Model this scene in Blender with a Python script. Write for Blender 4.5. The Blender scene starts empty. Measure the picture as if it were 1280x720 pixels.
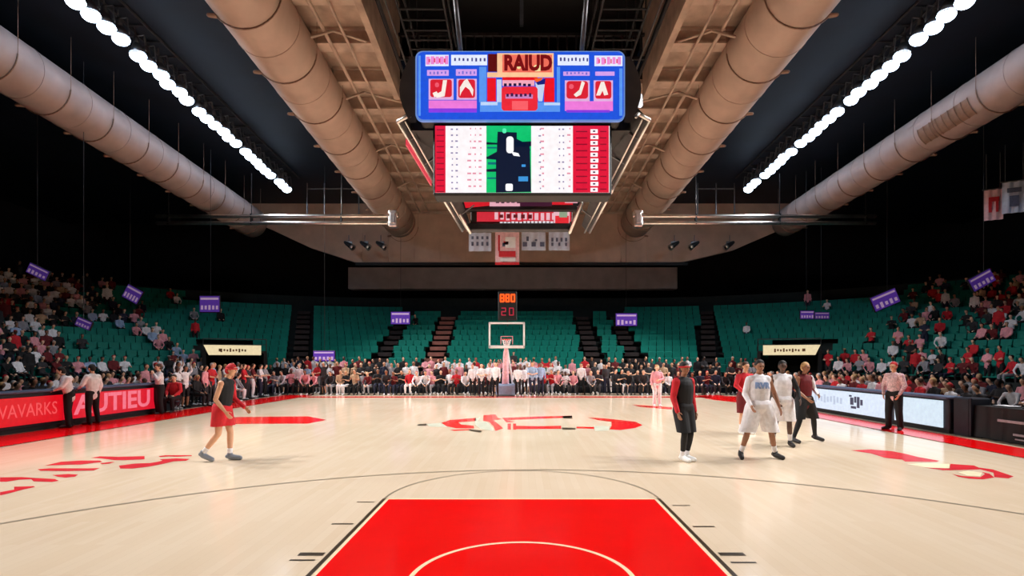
LIGHT_W = 5500.0; EXPO = 0.0
import bpy, bmesh, math, random
import numpy as np
from mathutils import Vector, Matrix, Euler
random.seed(7)
SC = bpy.context.scene
COL = SC.collection
PI = math.pi
# ---------------------------------------------------------------- camera frame (eye 1.9 m above the court, looking level down the court)
F, CX, CY, EYE = 680.0, 652.0, 450.0, 1.9
def P(u, v, D):                       # a point D metres down the court
    return Vector(((u-CX)/F*D, D, EYE+(CY-v)/F*D))
def G(u, v, z=0.0):                   # a point on the court floor
    D = F*(EYE-z)/(v-CY)
    return Vector(((u-CX)/F*D, D, z))
def uv_of(p):
    return CX+p[0]/p[1]*F, CY-(p[2]-EYE)/p[1]*F
# ---------------------------------------------------------------- materials
def lin(c):
    return tuple(((x/255)/12.92 if x/255 <= .04045 else ((x/255+.055)/1.055)**2.4) for x in c)
def mat(name, rgb, rough=.6, metal=0.0, var=.12, scale=6.0, bump=0.0, coat=0.0, spec=.5):
    m = bpy.data.materials.new(name); m.use_nodes = True
    nt = m.node_tree; b = nt.nodes['Principled BSDF']
    c = lin(rgb)
    tc = nt.nodes.new('ShaderNodeTexCoord'); nz = nt.nodes.new('ShaderNodeTexNoise')
    nz.inputs['Scale'].default_value = scale; nz.inputs['Detail'].default_value = 3
    nt.links.new(tc.outputs['Object'], nz.inputs['Vector'])
    r = nt.nodes.new('ShaderNodeValToRGB')
    r.color_ramp.elements[0].color = (*[x*(1-var) for x in c], 1); r.color_ramp.elements[1].color = (*[min(1, x*(1+var)) for x in c], 1)
    r.color_ramp.elements[0].position = .3; r.color_ramp.elements[1].position = .7
    nt.links.new(nz.outputs['Fac'], r.inputs['Fac']); nt.links.new(r.outputs['Color'], b.inputs['Base Color'])
    b.inputs['Roughness'].default_value = rough; b.inputs['Metallic'].default_value = metal
    b.inputs['Coat Weight'].default_value = coat; b.inputs['Specular IOR Level'].default_value = spec
    if bump:
        bp = nt.nodes.new('ShaderNodeBump'); bp.inputs['Strength'].default_value = bump
        nt.links.new(nz.outputs['Fac'], bp.inputs['Height']); nt.links.new(bp.outputs['Normal'], b.inputs['Normal'])
    return m
def emis(name, rgb, strength=1.0, var=.06, scale=9.0):
    m = mat(name, rgb, .35, 0, var, scale)
    nt = m.node_tree; b = nt.nodes['Principled BSDF']
    r = [n for n in nt.nodes if n.type == 'VALTORGB'][0]
    nt.links.new(r.outputs['Color'], b.inputs['Emission Color']); b.inputs['Emission Strength'].default_value = strength
    for l in list(b.inputs['Base Color'].links): nt.links.remove(l)
    b.inputs['Base Color'].default_value = (.01, .01, .012, 1)
    return m
_em = {}
def E(rgb, s=1.0):
    k = (rgb, s)
    if k not in _em: _em[k] = emis('screen_%d_%d_%d' % rgb, rgb, s)
    return _em[k]
def wood_mat():
    m = bpy.data.materials.new('maple_court'); m.use_nodes = True
    nt = m.node_tree; b = nt.nodes['Principled BSDF']; L = nt.links.new
    tc = nt.nodes.new('ShaderNodeTexCoord'); mp = nt.nodes.new('ShaderNodeMapping'); mp.inputs['Rotation'].default_value = (0, 0, PI/2)
    L(tc.outputs['Object'], mp.inputs['Vector'])
    br = nt.nodes.new('ShaderNodeTexBrick'); br.inputs['Scale'].default_value = 1.0
    br.inputs['Brick Width'].default_value = 1.6; br.inputs['Row Height'].default_value = .11
    br.inputs['Mortar Size'].default_value = .0012; br.inputs['Mortar Smooth'].default_value = .5
    br.inputs['Color1'].default_value = (*lin((242, 222, 196)), 1); br.inputs['Color2'].default_value = (*lin((237, 215, 187)), 1)
    br.inputs['Mortar'].default_value = (*lin((224, 200, 172)), 1)
    L(mp.outputs['Vector'], br.inputs['Vector'])
    nz = nt.nodes.new('ShaderNodeTexNoise'); nz.inputs['Scale'].default_value = .35; nz.inputs['Detail'].default_value = 4
    L(tc.outputs['Object'], nz.inputs['Vector'])
    mx = nt.nodes.new('ShaderNodeMix'); mx.data_type = 'RGBA'; mx.blend_type = 'MULTIPLY'; mx.inputs['Factor'].default_value = 1
    rp = nt.nodes.new('ShaderNodeValToRGB'); rp.color_ramp.elements[0].color = (.93, .91, .88, 1); rp.color_ramp.elements[1].color = (1, 1, 1, 1)
    rp.color_ramp.elements[0].position = .35; rp.color_ramp.elements[1].position = .65
    L(nz.outputs['Fac'], rp.inputs['Fac']); L(br.outputs['Color'], mx.inputs['A']); L(rp.outputs['Color'], mx.inputs['B'])
    L(mx.outputs['Result'], b.inputs['Base Color'])
    b.inputs['Roughness'].default_value = .13; b.inputs['Specular IOR Level'].default_value = .5
    n2 = nt.nodes.new('ShaderNodeTexNoise'); n2.inputs['Scale'].default_value = 3.0
    bp = nt.nodes.new('ShaderNodeBump'); bp.inputs['Strength'].default_value = .02
    L(tc.outputs['Object'], n2.inputs['Vector']); L(n2.outputs['Fac'], bp.inputs['Height']); L(bp.outputs['Normal'], b.inputs['Normal'])
    return m
M = dict(
    wood=wood_mat(),
    red_paint=mat('red_court_paint', (247, 2, 8), .16, 0, .03, 2), line_dark=mat('dark_line_paint', (62, 50, 34), .3, 0, .1, 8),
    line_cream=mat('cream_line_paint', (250, 228, 190), .3, 0, .04, 8), line_grey=mat('thin_grey_line_paint', (150, 136, 116), .3, 0, .1, 8),
    letter_red=mat('worn_red_lettering', (214, 40, 52), .25, 0, .15, 5), logo_grey=mat('pale_grey_logo_paint', (205, 208, 188), .3, 0, .1, 4),
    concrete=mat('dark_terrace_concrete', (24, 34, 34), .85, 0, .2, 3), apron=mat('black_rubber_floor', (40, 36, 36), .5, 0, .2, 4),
    duct=mat('pale_brown_duct_paint', (190, 166, 150), .6, 0, .1, 1.2, .05), duct2=mat('duct_strap_paint', (146, 116, 98), .5, 0, .15, 5),
    duct3=mat('grey_brown_duct_paint', (180, 160, 154), .55, 0, .12, 1.2, .05),
    soffit=mat('brown_ceiling_panel', (180, 158, 140), .75, 0, .25, 1.5), beam=mat('brown_beam_paint', (190, 168, 150), .6, 0, .2, 2),
    girder=mat('fascia_panels', (196, 170, 152), .7, 0, .15, .8), deck=mat('navy_roof_deck', (14, 23, 36), .6, 0, .35, .6),
    black=mat('black_paint', (12, 12, 13), .6, 0, .3, 3), darkmetal=mat('dark_steel', (70, 70, 72), .45, .7, .25, 4),
    grey=mat('grey_steel', (120, 120, 122), .4, .7, .2, 5), chrome=mat('chrome_tube', (225, 222, 216), .3, 1.0, .1, 5),
    white=mat('white_enamel', (235, 235, 235), .4, 0, .04, 6), seat=mat('green_plastic_seat', (0, 122, 108), .6, 0, .15, 2, 0, 0, .2),
    wallblack=mat('black_upper_wall', (20, 16, 15), .9, 0, .3, 1), presswall=mat('grey_press_box_fascia', (176, 168, 172), .8, 0, .12, 1),
    aisle=mat('dark_aisle_step', (52, 42, 42), .8, 0, .2, 3), aisle_red=mat('reddish_brown_aisle_step', (150, 98, 88), .8, 0, .15, 3),
    casing=mat('dark_board_casing', (30, 36, 48), .4, .3, .2, 4), vinyl=mat('black_table_drape', (14, 14, 18), .7, 0, .3, 6),
    rubber=mat('black_rubber', (18, 18, 18), .6, 0, .2, 8), orange=mat('orange_rim_paint', (220, 50, 40), .4, 0, .1, 8),
    pad=mat('pink_white_post_padding', (240, 190, 200), .6, 0, .15, 9), net=mat('white_net_cord', (240, 235, 235), .8, 0, .1, 20),
    cream=emis('backlit_cream_sign', (240, 220, 176), .95), lens=emis('floodlight_lens', (206, 228, 255), 14.0, .01),
    banner_blue=mat('pale_blue_banner_cloth', (196, 206, 226), .8, 0, .08, 6), banner_red=mat('white_and_red_banner_cloth', (232, 190, 196), .8, 0, .1, 8),
    banner_dred=mat('red_banner_cloth', (200, 40, 50), .8, 0, .1, 8), ink=mat('grey_banner_ink', (90, 96, 120), .8, 0, .2, 8),
)
# ---------------------------------------------------------------- mesh helpers
class MB:
    def __init__(s): s.v = []; s.f = []; s.mi = []; s.m = 0
    def add(s, vs, fs):
        o = len(s.v); s.v += [tuple(x) for x in vs]; s.f += [tuple(i+o for i in f) for f in fs]; s.mi += [s.m]*len(fs); return s
    def box(s, c, d, R=None, taper=1.0, bev=0.0):
        x, y, z = (k/2 for k in d); vs = []
        if bev > 0:
            b = min(bev, x*.9, y*.9, z*.9)
            for sx in (-1, 1):
                for sy in (-1, 1):
                    for sz in (-1, 1):
                        vs += [(sx*(x-b), sy*(y-b), sz*z), (sx*(x-b), sy*y, sz*(z-b)), (sx*x, sy*(y-b), sz*(z-b))]
            def I(sx, sy, sz, k): return ((sx > 0)*4+(sy > 0)*2+(sz > 0))*3+k
            fs = []
            for sg in (-1, 1):
                q = [(-1, -1), (1, -1), (1, 1), (-1, 1)]
                if sg < 0: q = q[::-1]
                fs.append([I(a, b_, sg, 0) for a, b_ in q])
                fs.append([I(a, sg, b_, 1) for a, b_ in q[::-1]])
                fs.append([I(sg, a, b_, 2) for a, b_ in q])
            for sx in (-1, 1):
                for sy in (-1, 1):
                    fs.append([I(sx, sy, -1, 1), I(sx, sy, -1, 2), I(sx, sy, 1, 2), I(sx, sy, 1, 1)])
            for sx in (-1, 1):
                for sz in (-1, 1):
                    fs.append([I(sx, -1, sz, 0), I(sx, -1, sz, 2), I(sx, 1, sz, 2), I(sx, 1, sz, 0)])
            for sy in (-1, 1):
                for sz in (-1, 1):
                    fs.append([I(-1, sy, sz, 0), I(-1, sy, sz, 1), I(1, sy, sz, 1), I(1, sy, sz, 0)])
            for sx in (-1, 1):
                for sy in (-1, 1):
                    for sz in (-1, 1): fs.append([I(sx, sy, sz, 0), I(sx, sy, sz, 1), I(sx, sy, sz, 2)])
        else:
            vs = [(sx*x*(taper if sz > 0 else 1), sy*y*(taper if sz > 0 else 1), sz*z) for sz in (-1, 1) for sy in (-1, 1) for sx in (-1, 1)]
            fs = [(0, 2, 3, 1), (4, 5, 7, 6), (0, 1, 5, 4), (2, 6, 7, 3), (0, 4, 6, 2), (1, 3, 7, 5)]
        c = Vector(c); vs = [(R @ Vector(q) if R else Vector(q)) + c for q in vs]
        return s.add(vs, fs)
    def cap(s, a, b, r0, r1=None, n=10, m=4, flat=1.0, side=None, ends=True):   # tapered capsule / rod between two points
        a, b = Vector(a), Vector(b); r1 = r0 if r1 is None else r1
        d = (b-a); L = d.length
        d = d.normalized() if L > 1e-6 else Vector((0, 0, 1))
        sd = Vector(side) if side is not None else (Vector((1, 0, 0)) if abs(d.x) < .9 else Vector((0, 1, 0)))
        sd = (sd - d*sd.dot(d)).normalized(); t = d.cross(sd)
        rings = []
        if ends:
            for i in range(m): q = PI/2*(1-i/m); rings.append((a-d*r0*math.sin(q), r0*max(math.cos(q), .02)))
        rings += [(a, r0), (b, r1)]
        if ends:
            for i in range(1, m+1): q = PI/2*i/m; rings.append((b+d*r1*math.sin(q), r1*max(math.cos(q), .02)))
        vs = [c + sd*r*math.cos(2*PI*k/n) + t*r*flat*math.sin(2*PI*k/n) for c, r in rings for k in range(n)]
        fs = [(i*n+k, i*n+(k+1) % n, (i+1)*n+(k+1) % n, (i+1)*n+k) for i in range(len(rings)-1) for k in range(n)]
        fs += [tuple(range(n))[::-1], tuple((len(rings)-1)*n+k for k in range(n))]
        return s.add(vs, fs)
    def rod(s, a, b, r, n=8): return s.cap(a, b, r, r, n, 1, ends=False)
    def tube(s, pts, r, n=6, closed=False):
        for i in range(len(pts)-(0 if closed else 1)): s.cap(pts[i], pts[(i+1) % len(pts)], r, r, n, 1)
        return s
    def poly(s, pts, thick=None, nrm=None):      # closed polygon, optional thickness along nrm
        pts = [Vector(p) for p in pts]; n = len(pts)
        if thick is None: return s.add(pts, [tuple(range(n))])
        nrm = Vector(nrm)*thick
        return s.add(pts+[p+nrm for p in pts], [tuple(range(n))[::-1], tuple(range(n, 2*n))]+[(i, (i+1) % n, (i+1) % n+n, i+n) for i in range(n)])
    def strip(s, A, B):                           # quad strip between two polylines
        n = len(A); return s.add(list(A)+list(B), [(i, i+1, n+i+1, n+i) for i in range(n-1)])
    def build(s, name, mats, parent=None, smooth=False, loc=None):
        me = bpy.data.meshes.new(name); me.from_pydata(s.v, [], s.f)
        for m in (mats if isinstance(mats, (list, tuple)) else [mats]): me.materials.append(m)
        me.polygons.foreach_set('material_index', s.mi)
        if smooth: me.polygons.foreach_set('use_smooth', [True]*len(me.polygons))
        bm = bmesh.new(); bm.from_mesh(me); bmesh.ops.recalc_face_normals(bm, faces=bm.faces); bm.to_mesh(me); bm.free()
        me.update()
        o = bpy.data.objects.new(name, me); COL.objects.link(o)
        if parent is not None: o.parent = parent
        if loc is not None: o.location = loc
        return o
def tag(o, label=None, cat=None, group=None, kind=None):
    if label: o['label'] = label
    if cat: o['category'] = cat
    if group: o['group'] = group
    if kind: o['kind'] = kind
    return o
def empty(name, loc=(0, 0, 0), rz=0.0, label=None, cat=None, group=None):
    o = bpy.data.objects.new(name, None); COL.objects.link(o); o.location = loc; o.rotation_euler = (0, 0, rz); o.empty_display_size = .1
    return tag(o, label, cat, group)
def struct(o, label=None): o['kind'] = 'structure'; return tag(o, label)
def origin(o, p):                       # move an object's origin to p, geometry stays
    p = Vector(p); o.data.transform(Matrix.Translation(-p)); o.location = p; return o
def text_mb(body, size, at, right=(1, 0, 0), up=(0, 0, 1), depth=.004, align='CENTER', bold=0.0, sx=1.0):
    cu = bpy.data.curves.new('t', 'FONT'); cu.body = body; cu.size = size; cu.align_x = align; cu.align_y = 'CENTER'; cu.extrude = depth/2; cu.offset = bold; cu.resolution_u = 3
    ob = bpy.data.objects.new('t', cu); COL.objects.link(ob)
    bpy.context.view_layer.update()
    dg = bpy.context.evaluated_depsgraph_get(); me = bpy.data.meshes.new_from_object(ob.evaluated_get(dg))
    right, up = Vector(right).normalized(), Vector(up).normalized(); nm = right.cross(up); at = Vector(at)
    mb = MB(); mb.add([at+right*v.co.x*sx+up*v.co.y+nm*v.co.z for v in me.vertices], [tuple(p.vertices) for p in me.polygons])
    bpy.data.objects.remove(ob); bpy.data.curves.remove(cu); bpy.data.meshes.remove(me)
    return mb
def copy_tree(o, parent=None):
    c = o.copy(); COL.objects.link(c)
    if parent is not None: c.parent = parent
    for ch in KIDS.get(o.name, []): copy_tree(ch, c)
    return c
KIDS = {}
def index_kids(root):
    for ch in [x for x in COL.objects if x.parent == root]:
        KIDS.setdefault(root.name, []).append(ch); index_kids(ch)
# ---------------------------------------------------------------- camera
cam = bpy.data.cameras.new('camera'); co = bpy.data.objects.new('camera', cam); COL.objects.link(co)
cam.sensor_width = 36; cam.lens = 36*F/1280; cam.shift_x = -(CX-640)/1280; cam.shift_y = (CY-360)/1280
cam.clip_end = 200; co.location = (0, 0, EYE); co.rotation_euler = (PI/2, 0, 0); SC.camera = co
# ---------------------------------------------------------------- court floor and its paint
mb = MB(); mb.box((-.8, 14.5, -.06), (24.6, 33, .12)); fl = mb.build('floor', M['wood']); struct(fl, 'pale maple basketball court floor')
mb = MB(); mb.box((-1, 20, -.1), (90, 70, .12)); struct(mb.build('floor_surround', M['apron']), 'black floor around the court')
Zp = .003
def paint(name, mbs, m, label, cat='floor marking'):
    o = mbs.build(name, m); struct(o, label); return o
def arc_pts(cx, cy, r, a0, a1, n): return [Vector((cx+r*math.cos(a0+(a1-a0)*i/n), cy+r*math.sin(a0+(a1-a0)*i/n), 0)) for i in range(n+1)]
def band(mb, pts, w, z=Zp):
    A, B = [], []
    for i, p in enumerate(pts):
        t = (pts[min(i+1, len(pts)-1)]-pts[max(i-1, 0)]).normalized(); n = Vector((-t.y, t.x, 0))
        A.append(p+n*w/2+Vector((0, 0, z))); B.append(p-n*w/2+Vector((0, 0, z)))
    mb.strip(A, B)
def circ3(a, b, c):
    ax, ay, bx, by, cx, cy = a[0], a[1], b[0], b[1], c[0], c[1]
    d = 2*(ax*(by-cy)+bx*(cy-ay)+cx*(ay-by))
    ux = ((ax*ax+ay*ay)*(by-cy)+(bx*bx+by*by)*(cy-ay)+(cx*cx+cy*cy)*(ay-by))/d
    uy = ((ax*ax+ay*ay)*(cx-bx)+(bx*bx+by*by)*(ax-cx)+(cx*cx+cy*cy)*(bx-ax))/d
    return ux, uy, math.hypot(ax-ux, ay-uy)
FT = 7.41
mb = MB(); mb.poly([(-1.81, 1, Zp), (1.81, 1, Zp), (1.81, FT, Zp), (-1.81, FT, Zp)]); paint('floor_paint_key', mb, M['red_paint'], 'solid red painted key')
mb = MB()
for s in (-1, 1): mb.strip([Vector((s*1.81, 1, Zp)), Vector((s*1.81, FT+.03, Zp))], [Vector((s*1.85, 1, Zp)), Vector((s*1.85, FT+.03, Zp))])
mb.strip([Vector((-1.85, FT, Zp)), Vector((1.85, FT, Zp))], [Vector((-1.85, FT+.05, Zp)), Vector((1.85, FT+.05, Zp))])
a, b, c = G(515, 720), G(652, 678.5), G(790, 720); x0, y0, r0 = circ3(a, b, c)
band(mb, arc_pts(x0, y0, r0, -.15, PI+.15, 60), .045, .006)
paint('floor_marking_key_lines', mb, M['line_cream'], 'cream lines edging the red key and the arc inside it')
mb = MB()
for s in (-1, 1): mb.strip([Vector((s*1.855, 1, Zp)), Vector((s*1.855, FT+.05, Zp))], [Vector((s*1.9, 1, Zp)), Vector((s*1.9, FT+.05, Zp))])
for s in (-1, 1):
    for y, w, x1, x2 in ((7.27 if s < 0 else 7.1, .03, 1.97, 2.2), (6.3 if s < 0 else 6.2, .04, 1.95, 2.2), (5.32, .085, 1.93, 2.18), (5.16 if s < 0 else 5.1, .035, 1.96, 2.2)):
        mb.strip([Vector((s*x1, y-w/2, Zp)), Vector((s*x2, y-w/2, Zp))], [Vector((s*x1, y+w/2, Zp)), Vector((s*x2, y+w/2, Zp))])
paint('floor_marking_lane_lines', mb, M['line_dark'], 'dark lane lines and rebound marks along the key')
mb = MB(); band(mb, arc_pts(0, FT+.03, 1.878, 0, PI, 60), .03, Zp+.001)
x0, y0, r0 = circ3(G(0, 655), G(652, 587.5), G(1280, 643)); band(mb, arc_pts(x0, y0, r0, -.1, PI+.1, 120), .045, Zp+.002)
paint('floor_marking_arcs', mb, M['line_grey'], 'thin dark free throw arc and three point line')
mb = MB()
def quad(mb, x1, y1, x2, y2, z=.012):
    mb.poly([(x1, y1, z), (x2, y1, z), (x2, y2, z), (x1, y2, z)])
mb.poly([(-11.42, 2, .013), (-11.22, 29.2, .013), (-12.75, 29.2, .013), (-13.06, 2, .013)])
mb.poly([(9.7, 2, .013), (9.7, 29.2, .013), (10.62, 29.2, .013), (10.75, 2, .013)])
quad(mb, -11.3, 27.5, 9.7, 28.3, Zp)
mb.poly([p+Vector((0, 0, Zp)) for p in (G(860, 494), G(935, 496), G(940, 505), G(893, 500))])
mb.poly([p+Vector((0, 0, Zp)) for p in (G(285, 521.5), G(385, 520.5), G(408, 525), G(385, 529.5), G(285, 530))])
mb.poly([p+Vector((0, 0, Zp)) for p in (G(790, 506), G(840, 509), G(840, 512), G(800, 508.5))])
paint('floor_paint_border', mb, M['red_paint'], 'red painted border bands along the sidelines and baseline')
def blob(mb, px, sc, off, z=Zp):
    mb.poly([G(x/sc+off[0], y/sc+off[1])+Vector((0, 0, z)) for x, y in px])
mb = MB()
for px in ([(285, 165), (390, 140), (520, 132), (640, 132), (655, 142), (520, 158), (360, 162)], [(580, 115), (640, 105), (760, 108), (925, 104), (925, 124), (800, 130), (730, 130), (640, 118)],
           [(240, 188), (320, 182), (560, 182), (640, 180), (600, 196), (420, 200), (260, 198)], [(640, 150), (700, 142), (735, 140), (700, 152), (650, 156)],
           [(0, 240), (140, 238), (230, 244), (350, 250), (378, 262), (330, 270), (215, 266), (200, 252), (120, 256), (40, 268), (0, 268)],
           [(335, 225), (440, 218), (500, 222), (480, 236), (420, 242), (370, 236)], [(90, 300), (215, 296), (225, 302), (150, 318), (60, 342), (0, 356), (0, 335), (90, 318)],
           [(760, 165), (860, 152), (960, 148), (1010, 140), (1040, 132), (1020, 124), (1130, 118), (1215, 122), (1190, 134), (1110, 138), (1050, 152), (960, 170), (850, 184), (770, 184)],
           [(1015, 104), (1060, 98), (1225, 98), (1230, 104), (1130, 108), (1080, 106), (1025, 110)]):
    blob(mb, px, 5.12, (0, 550))
paint('floor_lettering_near_sideline', mb, M['letter_red'], 'red lettering painted on the court by the red advertising board')
mb = MB()
for px in ([(170, 118), (300, 112), (440, 124), (520, 140), (600, 160), (740, 185), (720, 192), (520, 190), (500, 178), (390, 166), (300, 138)], [(640, 228), (760, 232), (800, 235), (810, 205), (960, 215), (990, 228), (1080, 240), (1215, 285), (1180, 298), (1090, 290), (1085, 262), (1000, 240), (880, 244), (760, 246)],
           [(820, 270), (880, 282), (1000, 290), (1030, 270), (1010, 256), (1060, 268), (1090, 292), (1020, 304), (930, 300), (860, 288)]):
    blob(mb, px, 5.12, (1030, 540))
mb.m = 1
blob(mb, [(530, 206), (640, 200), (800, 205), (808, 234), (660, 228)], 5.12, (1030, 540))
blob(mb, [(860, 258), (920, 250), (1010, 262), (1000, 284), (920, 280)], 5.12, (1030, 540))
paint('floor_lettering_far_sideline', mb, [M['letter_red'], M['line_cream']], 'red and white lettering painted on the court by the white advertising board')
# centre logo
mb = MB(); sc, of = 1280/350, (480, 500)
def B(px, m, z=Zp): mb.m = m; blob(mb, px, sc, of, z)
B([(262, 105), (300, 92), (420, 82), (420, 96), (340, 102), (352, 112), (410, 118), (412, 130), (330, 130), (285, 120)], 0)
B([(300, 137), (400, 133), (400, 138), (320, 142)], 0); B([(455, 70), (510, 66), (520, 82), (540, 88), (500, 92), (520, 108), (545, 130), (510, 142), (500, 120), (480, 100), (452, 95)], 0)
B([(540, 82), (700, 76), (860, 72), (860, 80), (700, 86), (560, 92), (600, 100), (560, 102)], 0); B([(565, 108), (580, 108), (580, 136), (565, 136)], 0); B([(590, 108), (604, 108), (604, 136), (590, 136)], 0)
B([(604, 118), (700, 120), (810, 118), (810, 132), (604, 134)], 0); B([(880, 122), (960, 124), (960, 132), (880, 130)], 0)
B([(930, 80), (1000, 84), (1080, 92), (1150, 100), (1182, 115), (1150, 128), (1080, 138), (1030, 134), (1040, 120), (1040, 100), (980, 92)], 0)
B([(190, 110), (262, 104), (290, 124), (210, 122)], 1); B([(430, 95), (470, 100), (500, 130), (500, 142), (440, 132), (415, 112), (415, 84), (440, 80)], 1); B([(960, 118), (1030, 120), (1028, 140), (965, 142)], 1)
B([(152, 112), (195, 108), (195, 118), (155, 118)], 2); B([(385, 134), (450, 140), (440, 150), (395, 142)], 2); B([(815, 74), (860, 72), (860, 86), (820, 84)], 2); B([(815, 126), (875, 128), (875, 136), (815, 136)], 2)
paint('floor_logo_centre', mb, [M['red_paint'], M['logo_grey'], M['line_dark']], 'red and pale grey team logo painted at centre court')
# ---------------------------------------------------------------- roof
KZ, KX = 40/F, 9/F
def R(x, h, D): return Vector((x-KX*D, D, EYE+h-KZ*D))
def along(mb, x0, x1, h0, h1, D0, D1):        # box running down the hall between R-lines
    c = [R(x, h, D) for D in (D0, D1) for h in (h0, h1) for x in (x0, x1)]
    return mb.add(c, [(0, 1, 3, 2), (4, 6, 7, 5), (0, 4, 5, 1), (2, 3, 7, 6), (0, 2, 6, 4), (1, 5, 7, 3)])
mb = MB(); along(mb, -40, -5.0, 14.2, 14.5, -4, 46); along(mb, 5.6, 40, 14.2, 14.5, -4, 46); struct(mb.build('ceiling', M['deck']), 'dark navy roof deck')
mb = MB(); along(mb, -5.6, 6.2, 17, 17.3, -4, 46); struct(mb.build('ceiling_recess', M['black']), 'black recess over the scoreboard')
mb = MB(); along(mb, -9.6, -5.1, 13.6, 13.8, -4, 41); along(mb, 5.7, 10.2, 13.6, 13.8, -4, 41); along(mb, -5.1, 5.7, 13.6, 13.8, 24, 41)
along(mb, -5.3, -5.05, 12.9, 17, -4, 24); along(mb, 5.65, 5.9, 12.9, 17, -4, 24)
struct(mb.build('ceiling_soffit', M['soffit']), 'brown ceiling panels between the big ducts')
for i, D in enumerate([5.5, 8, 10.5, 13, 15.5, 18, 20.5, 23]):
    for s, (a, b) in enumerate(((-7.6, -5.1), (5.7, 8.2))):
        mb = MB(); along(mb, a, b, 13.05, 13.6, D-.16, D+.16); along(mb, a, b, 12.98, 13.06, D-.26, D+.26); along(mb, a, b, 13.5, 13.6, D-.26, D+.26); mb.box(R((a+b)/2, 13.3, D), (.12, .42, .6))
        o = struct(mb.build('ceiling_beam', M['beam']), 'short brown I-beam between duct and recess')
for i, D in enumerate([25.2, 27.6, 30, 32.4, 34.8, 37.2, 39.4]):
    mb = MB(); along(mb, -7.8, 8.4, 13.05, 13.6, D-.14, D+.14); along(mb, -7.8, 8.4, 12.98, 13.06, D-.26, D+.26); struct(mb.build('ceiling_beam', M['beam']), 'long brown I-beam across the far ceiling')
# ventilation ducts
def duct(label, x, h, r, D0, D1, m, step, side, grille=None, group=None):
    root = empty('ventilation_duct', R(x, h, D0), 0, label, 'duct'); base = R(x, h, D0)
    def q(D, rr, a, dx=0): return R(x, h, D)-base+Vector((math.cos(a)*rr, 0, math.sin(a)*rr))
    n = 40; Ds = [D0+(D1-D0)*i/12 for i in range(13)]; mb = MB()
    mb.add([q(D, r, 2*PI*k/n) for D in Ds for k in range(n)], [(i*n+k, i*n+(k+1) % n, (i+1)*n+(k+1) % n, (i+1)*n+k) for i in range(12) for k in range(n)]+[tuple(range(n)), tuple(12*n+k for k in range(n))])
    mb.build('tube', m, root, smooth=True)
    D = D0+step*.5; k2 = 0
    while D < D1-.4:
        mb = MB(); mb.add([q(D+e, rr, 2*PI*k/n) for e, rr in ((-.03, r), (-.03, r+.018), (.03, r+.018), (.03, r)) for k in range(n)], [(i*n+k, i*n+(k+1) % n, (i+1)*n+(k+1) % n, (i+1)*n+k) for i in range(3) for k in range(n)])
        mb.build('collar', m, root, smooth=False)
        mb = MB(); Ds2 = D+step*.5; a0, a1 = (-PI*.78, -PI*.02) if side > 0 else (-PI*.98, -PI*.22)
        pts = [q(Ds2, r+.03, a0+(a1-a0)*i/14) for i in range(15)]; mb.tube(pts, .026, 5)
        e = pts[0] if side > 0 else pts[-1]
        mb.cap(e, e+Vector((-.16*side, -.12, -.05)), .075, .06, 8, 3); mb.rod(pts[-1] if side > 0 else pts[0], (pts[-1] if side > 0 else pts[0])+Vector((0, 0, 2.0)), .009, 6)
        mb.build('hanger_strap', M['duct2'], root, smooth=True)
        D += step
    if grille:
        g0, g1 = grille; mb = MB(); A = [q(g0, r+.02, a) for a in np.linspace(PI*1.05, PI*1.30, 6)]; Bq = [q(g1, r+.02, a) for a in np.linspace(PI*1.05, PI*1.30, 6)]
        mb.strip(A, Bq)
        for t in np.linspace(0, 1, 9): D_ = g0+(g1-g0)*t; mb.tube([q(D_, r+.04, a) for a in np.linspace(PI*1.05, PI*1.30, 6)], .02, 4)
        mb.build('grille', M['duct2'], root)
    return root
duct('big pale brown round duct between the scoreboard and the floodlights by the red board', -8.43, 12.5, 1.14, 2, 40, M['duct'], 3.0, 1)
duct('big pale brown round duct between the scoreboard and the floodlights by the white board', 8.95, 12.5, 1.13, 2, 40, M['duct'], 3.0, -1)
duct('outer grey brown duct beyond the floodlights over the stand behind the red board', -17.8, 11.5, .98, 3, 37, M['duct3'], 2.2, 1)
duct('outer grey brown duct with a brown grille over the stand behind the white board', 18.4, 11.5, .9, 3, 37, M['duct3'], 2.2, -1, (21, 23.6))
# pipes running down the hall beside the inner ducts
def pipe(label, pts, r, m, cat='pipe', name='ceiling_pipe', group=None):
    mb = MB(); mb.tube(pts, r, 8); o = origin(mb.build(name, m, smooth=True), pts[0]); return tag(o, label, cat, group)
for s, side in ((-1, 'the red board side'), (1, 'the white board side')):
    pipe('pale brown pipe tight against the big duct on '+side, [R(s*7.1+.3, 12.9, 4), R(s*7.1+.3, 12.9, 39)], .07, M['beam'])
    pipe('pale brown sprinkler pipe under the middle of the ceiling panels on '+side, [R(s*6.4+.3, 12.8, 4), R(s*6.4+.3, 12.8, 39)], .05, M['beam'])
    pipe('dark pipe along the edge of the black recess on '+side, [R(s*4.8+.3, 12.9, 4), R(s*4.8+.3, 12.9, 24)], .06, M['darkmetal'])
    pipe('thin grey conduit beside the dark pipe along the recess on '+side, [R(s*4.5+.3, 12.7, 4), R(s*4.5+.3, 12.7, 24)], .035, M['grey'])
    for k, D in enumerate((7, 11, 15, 19, 23, 28, 33)):
        a, b = R(s*7.4+.3, 12.4, D), R(s*5.4+.3, 13.1, D+1.6)
        pipe('slanting pale brown brace beside the big duct on '+side, [a, R(s*6.8+.3, 12.95, D+.5), b], .05, M['beam'], 'brace', 'ceiling_brace', 'slanting braces beside the ducts on '+side)
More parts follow.
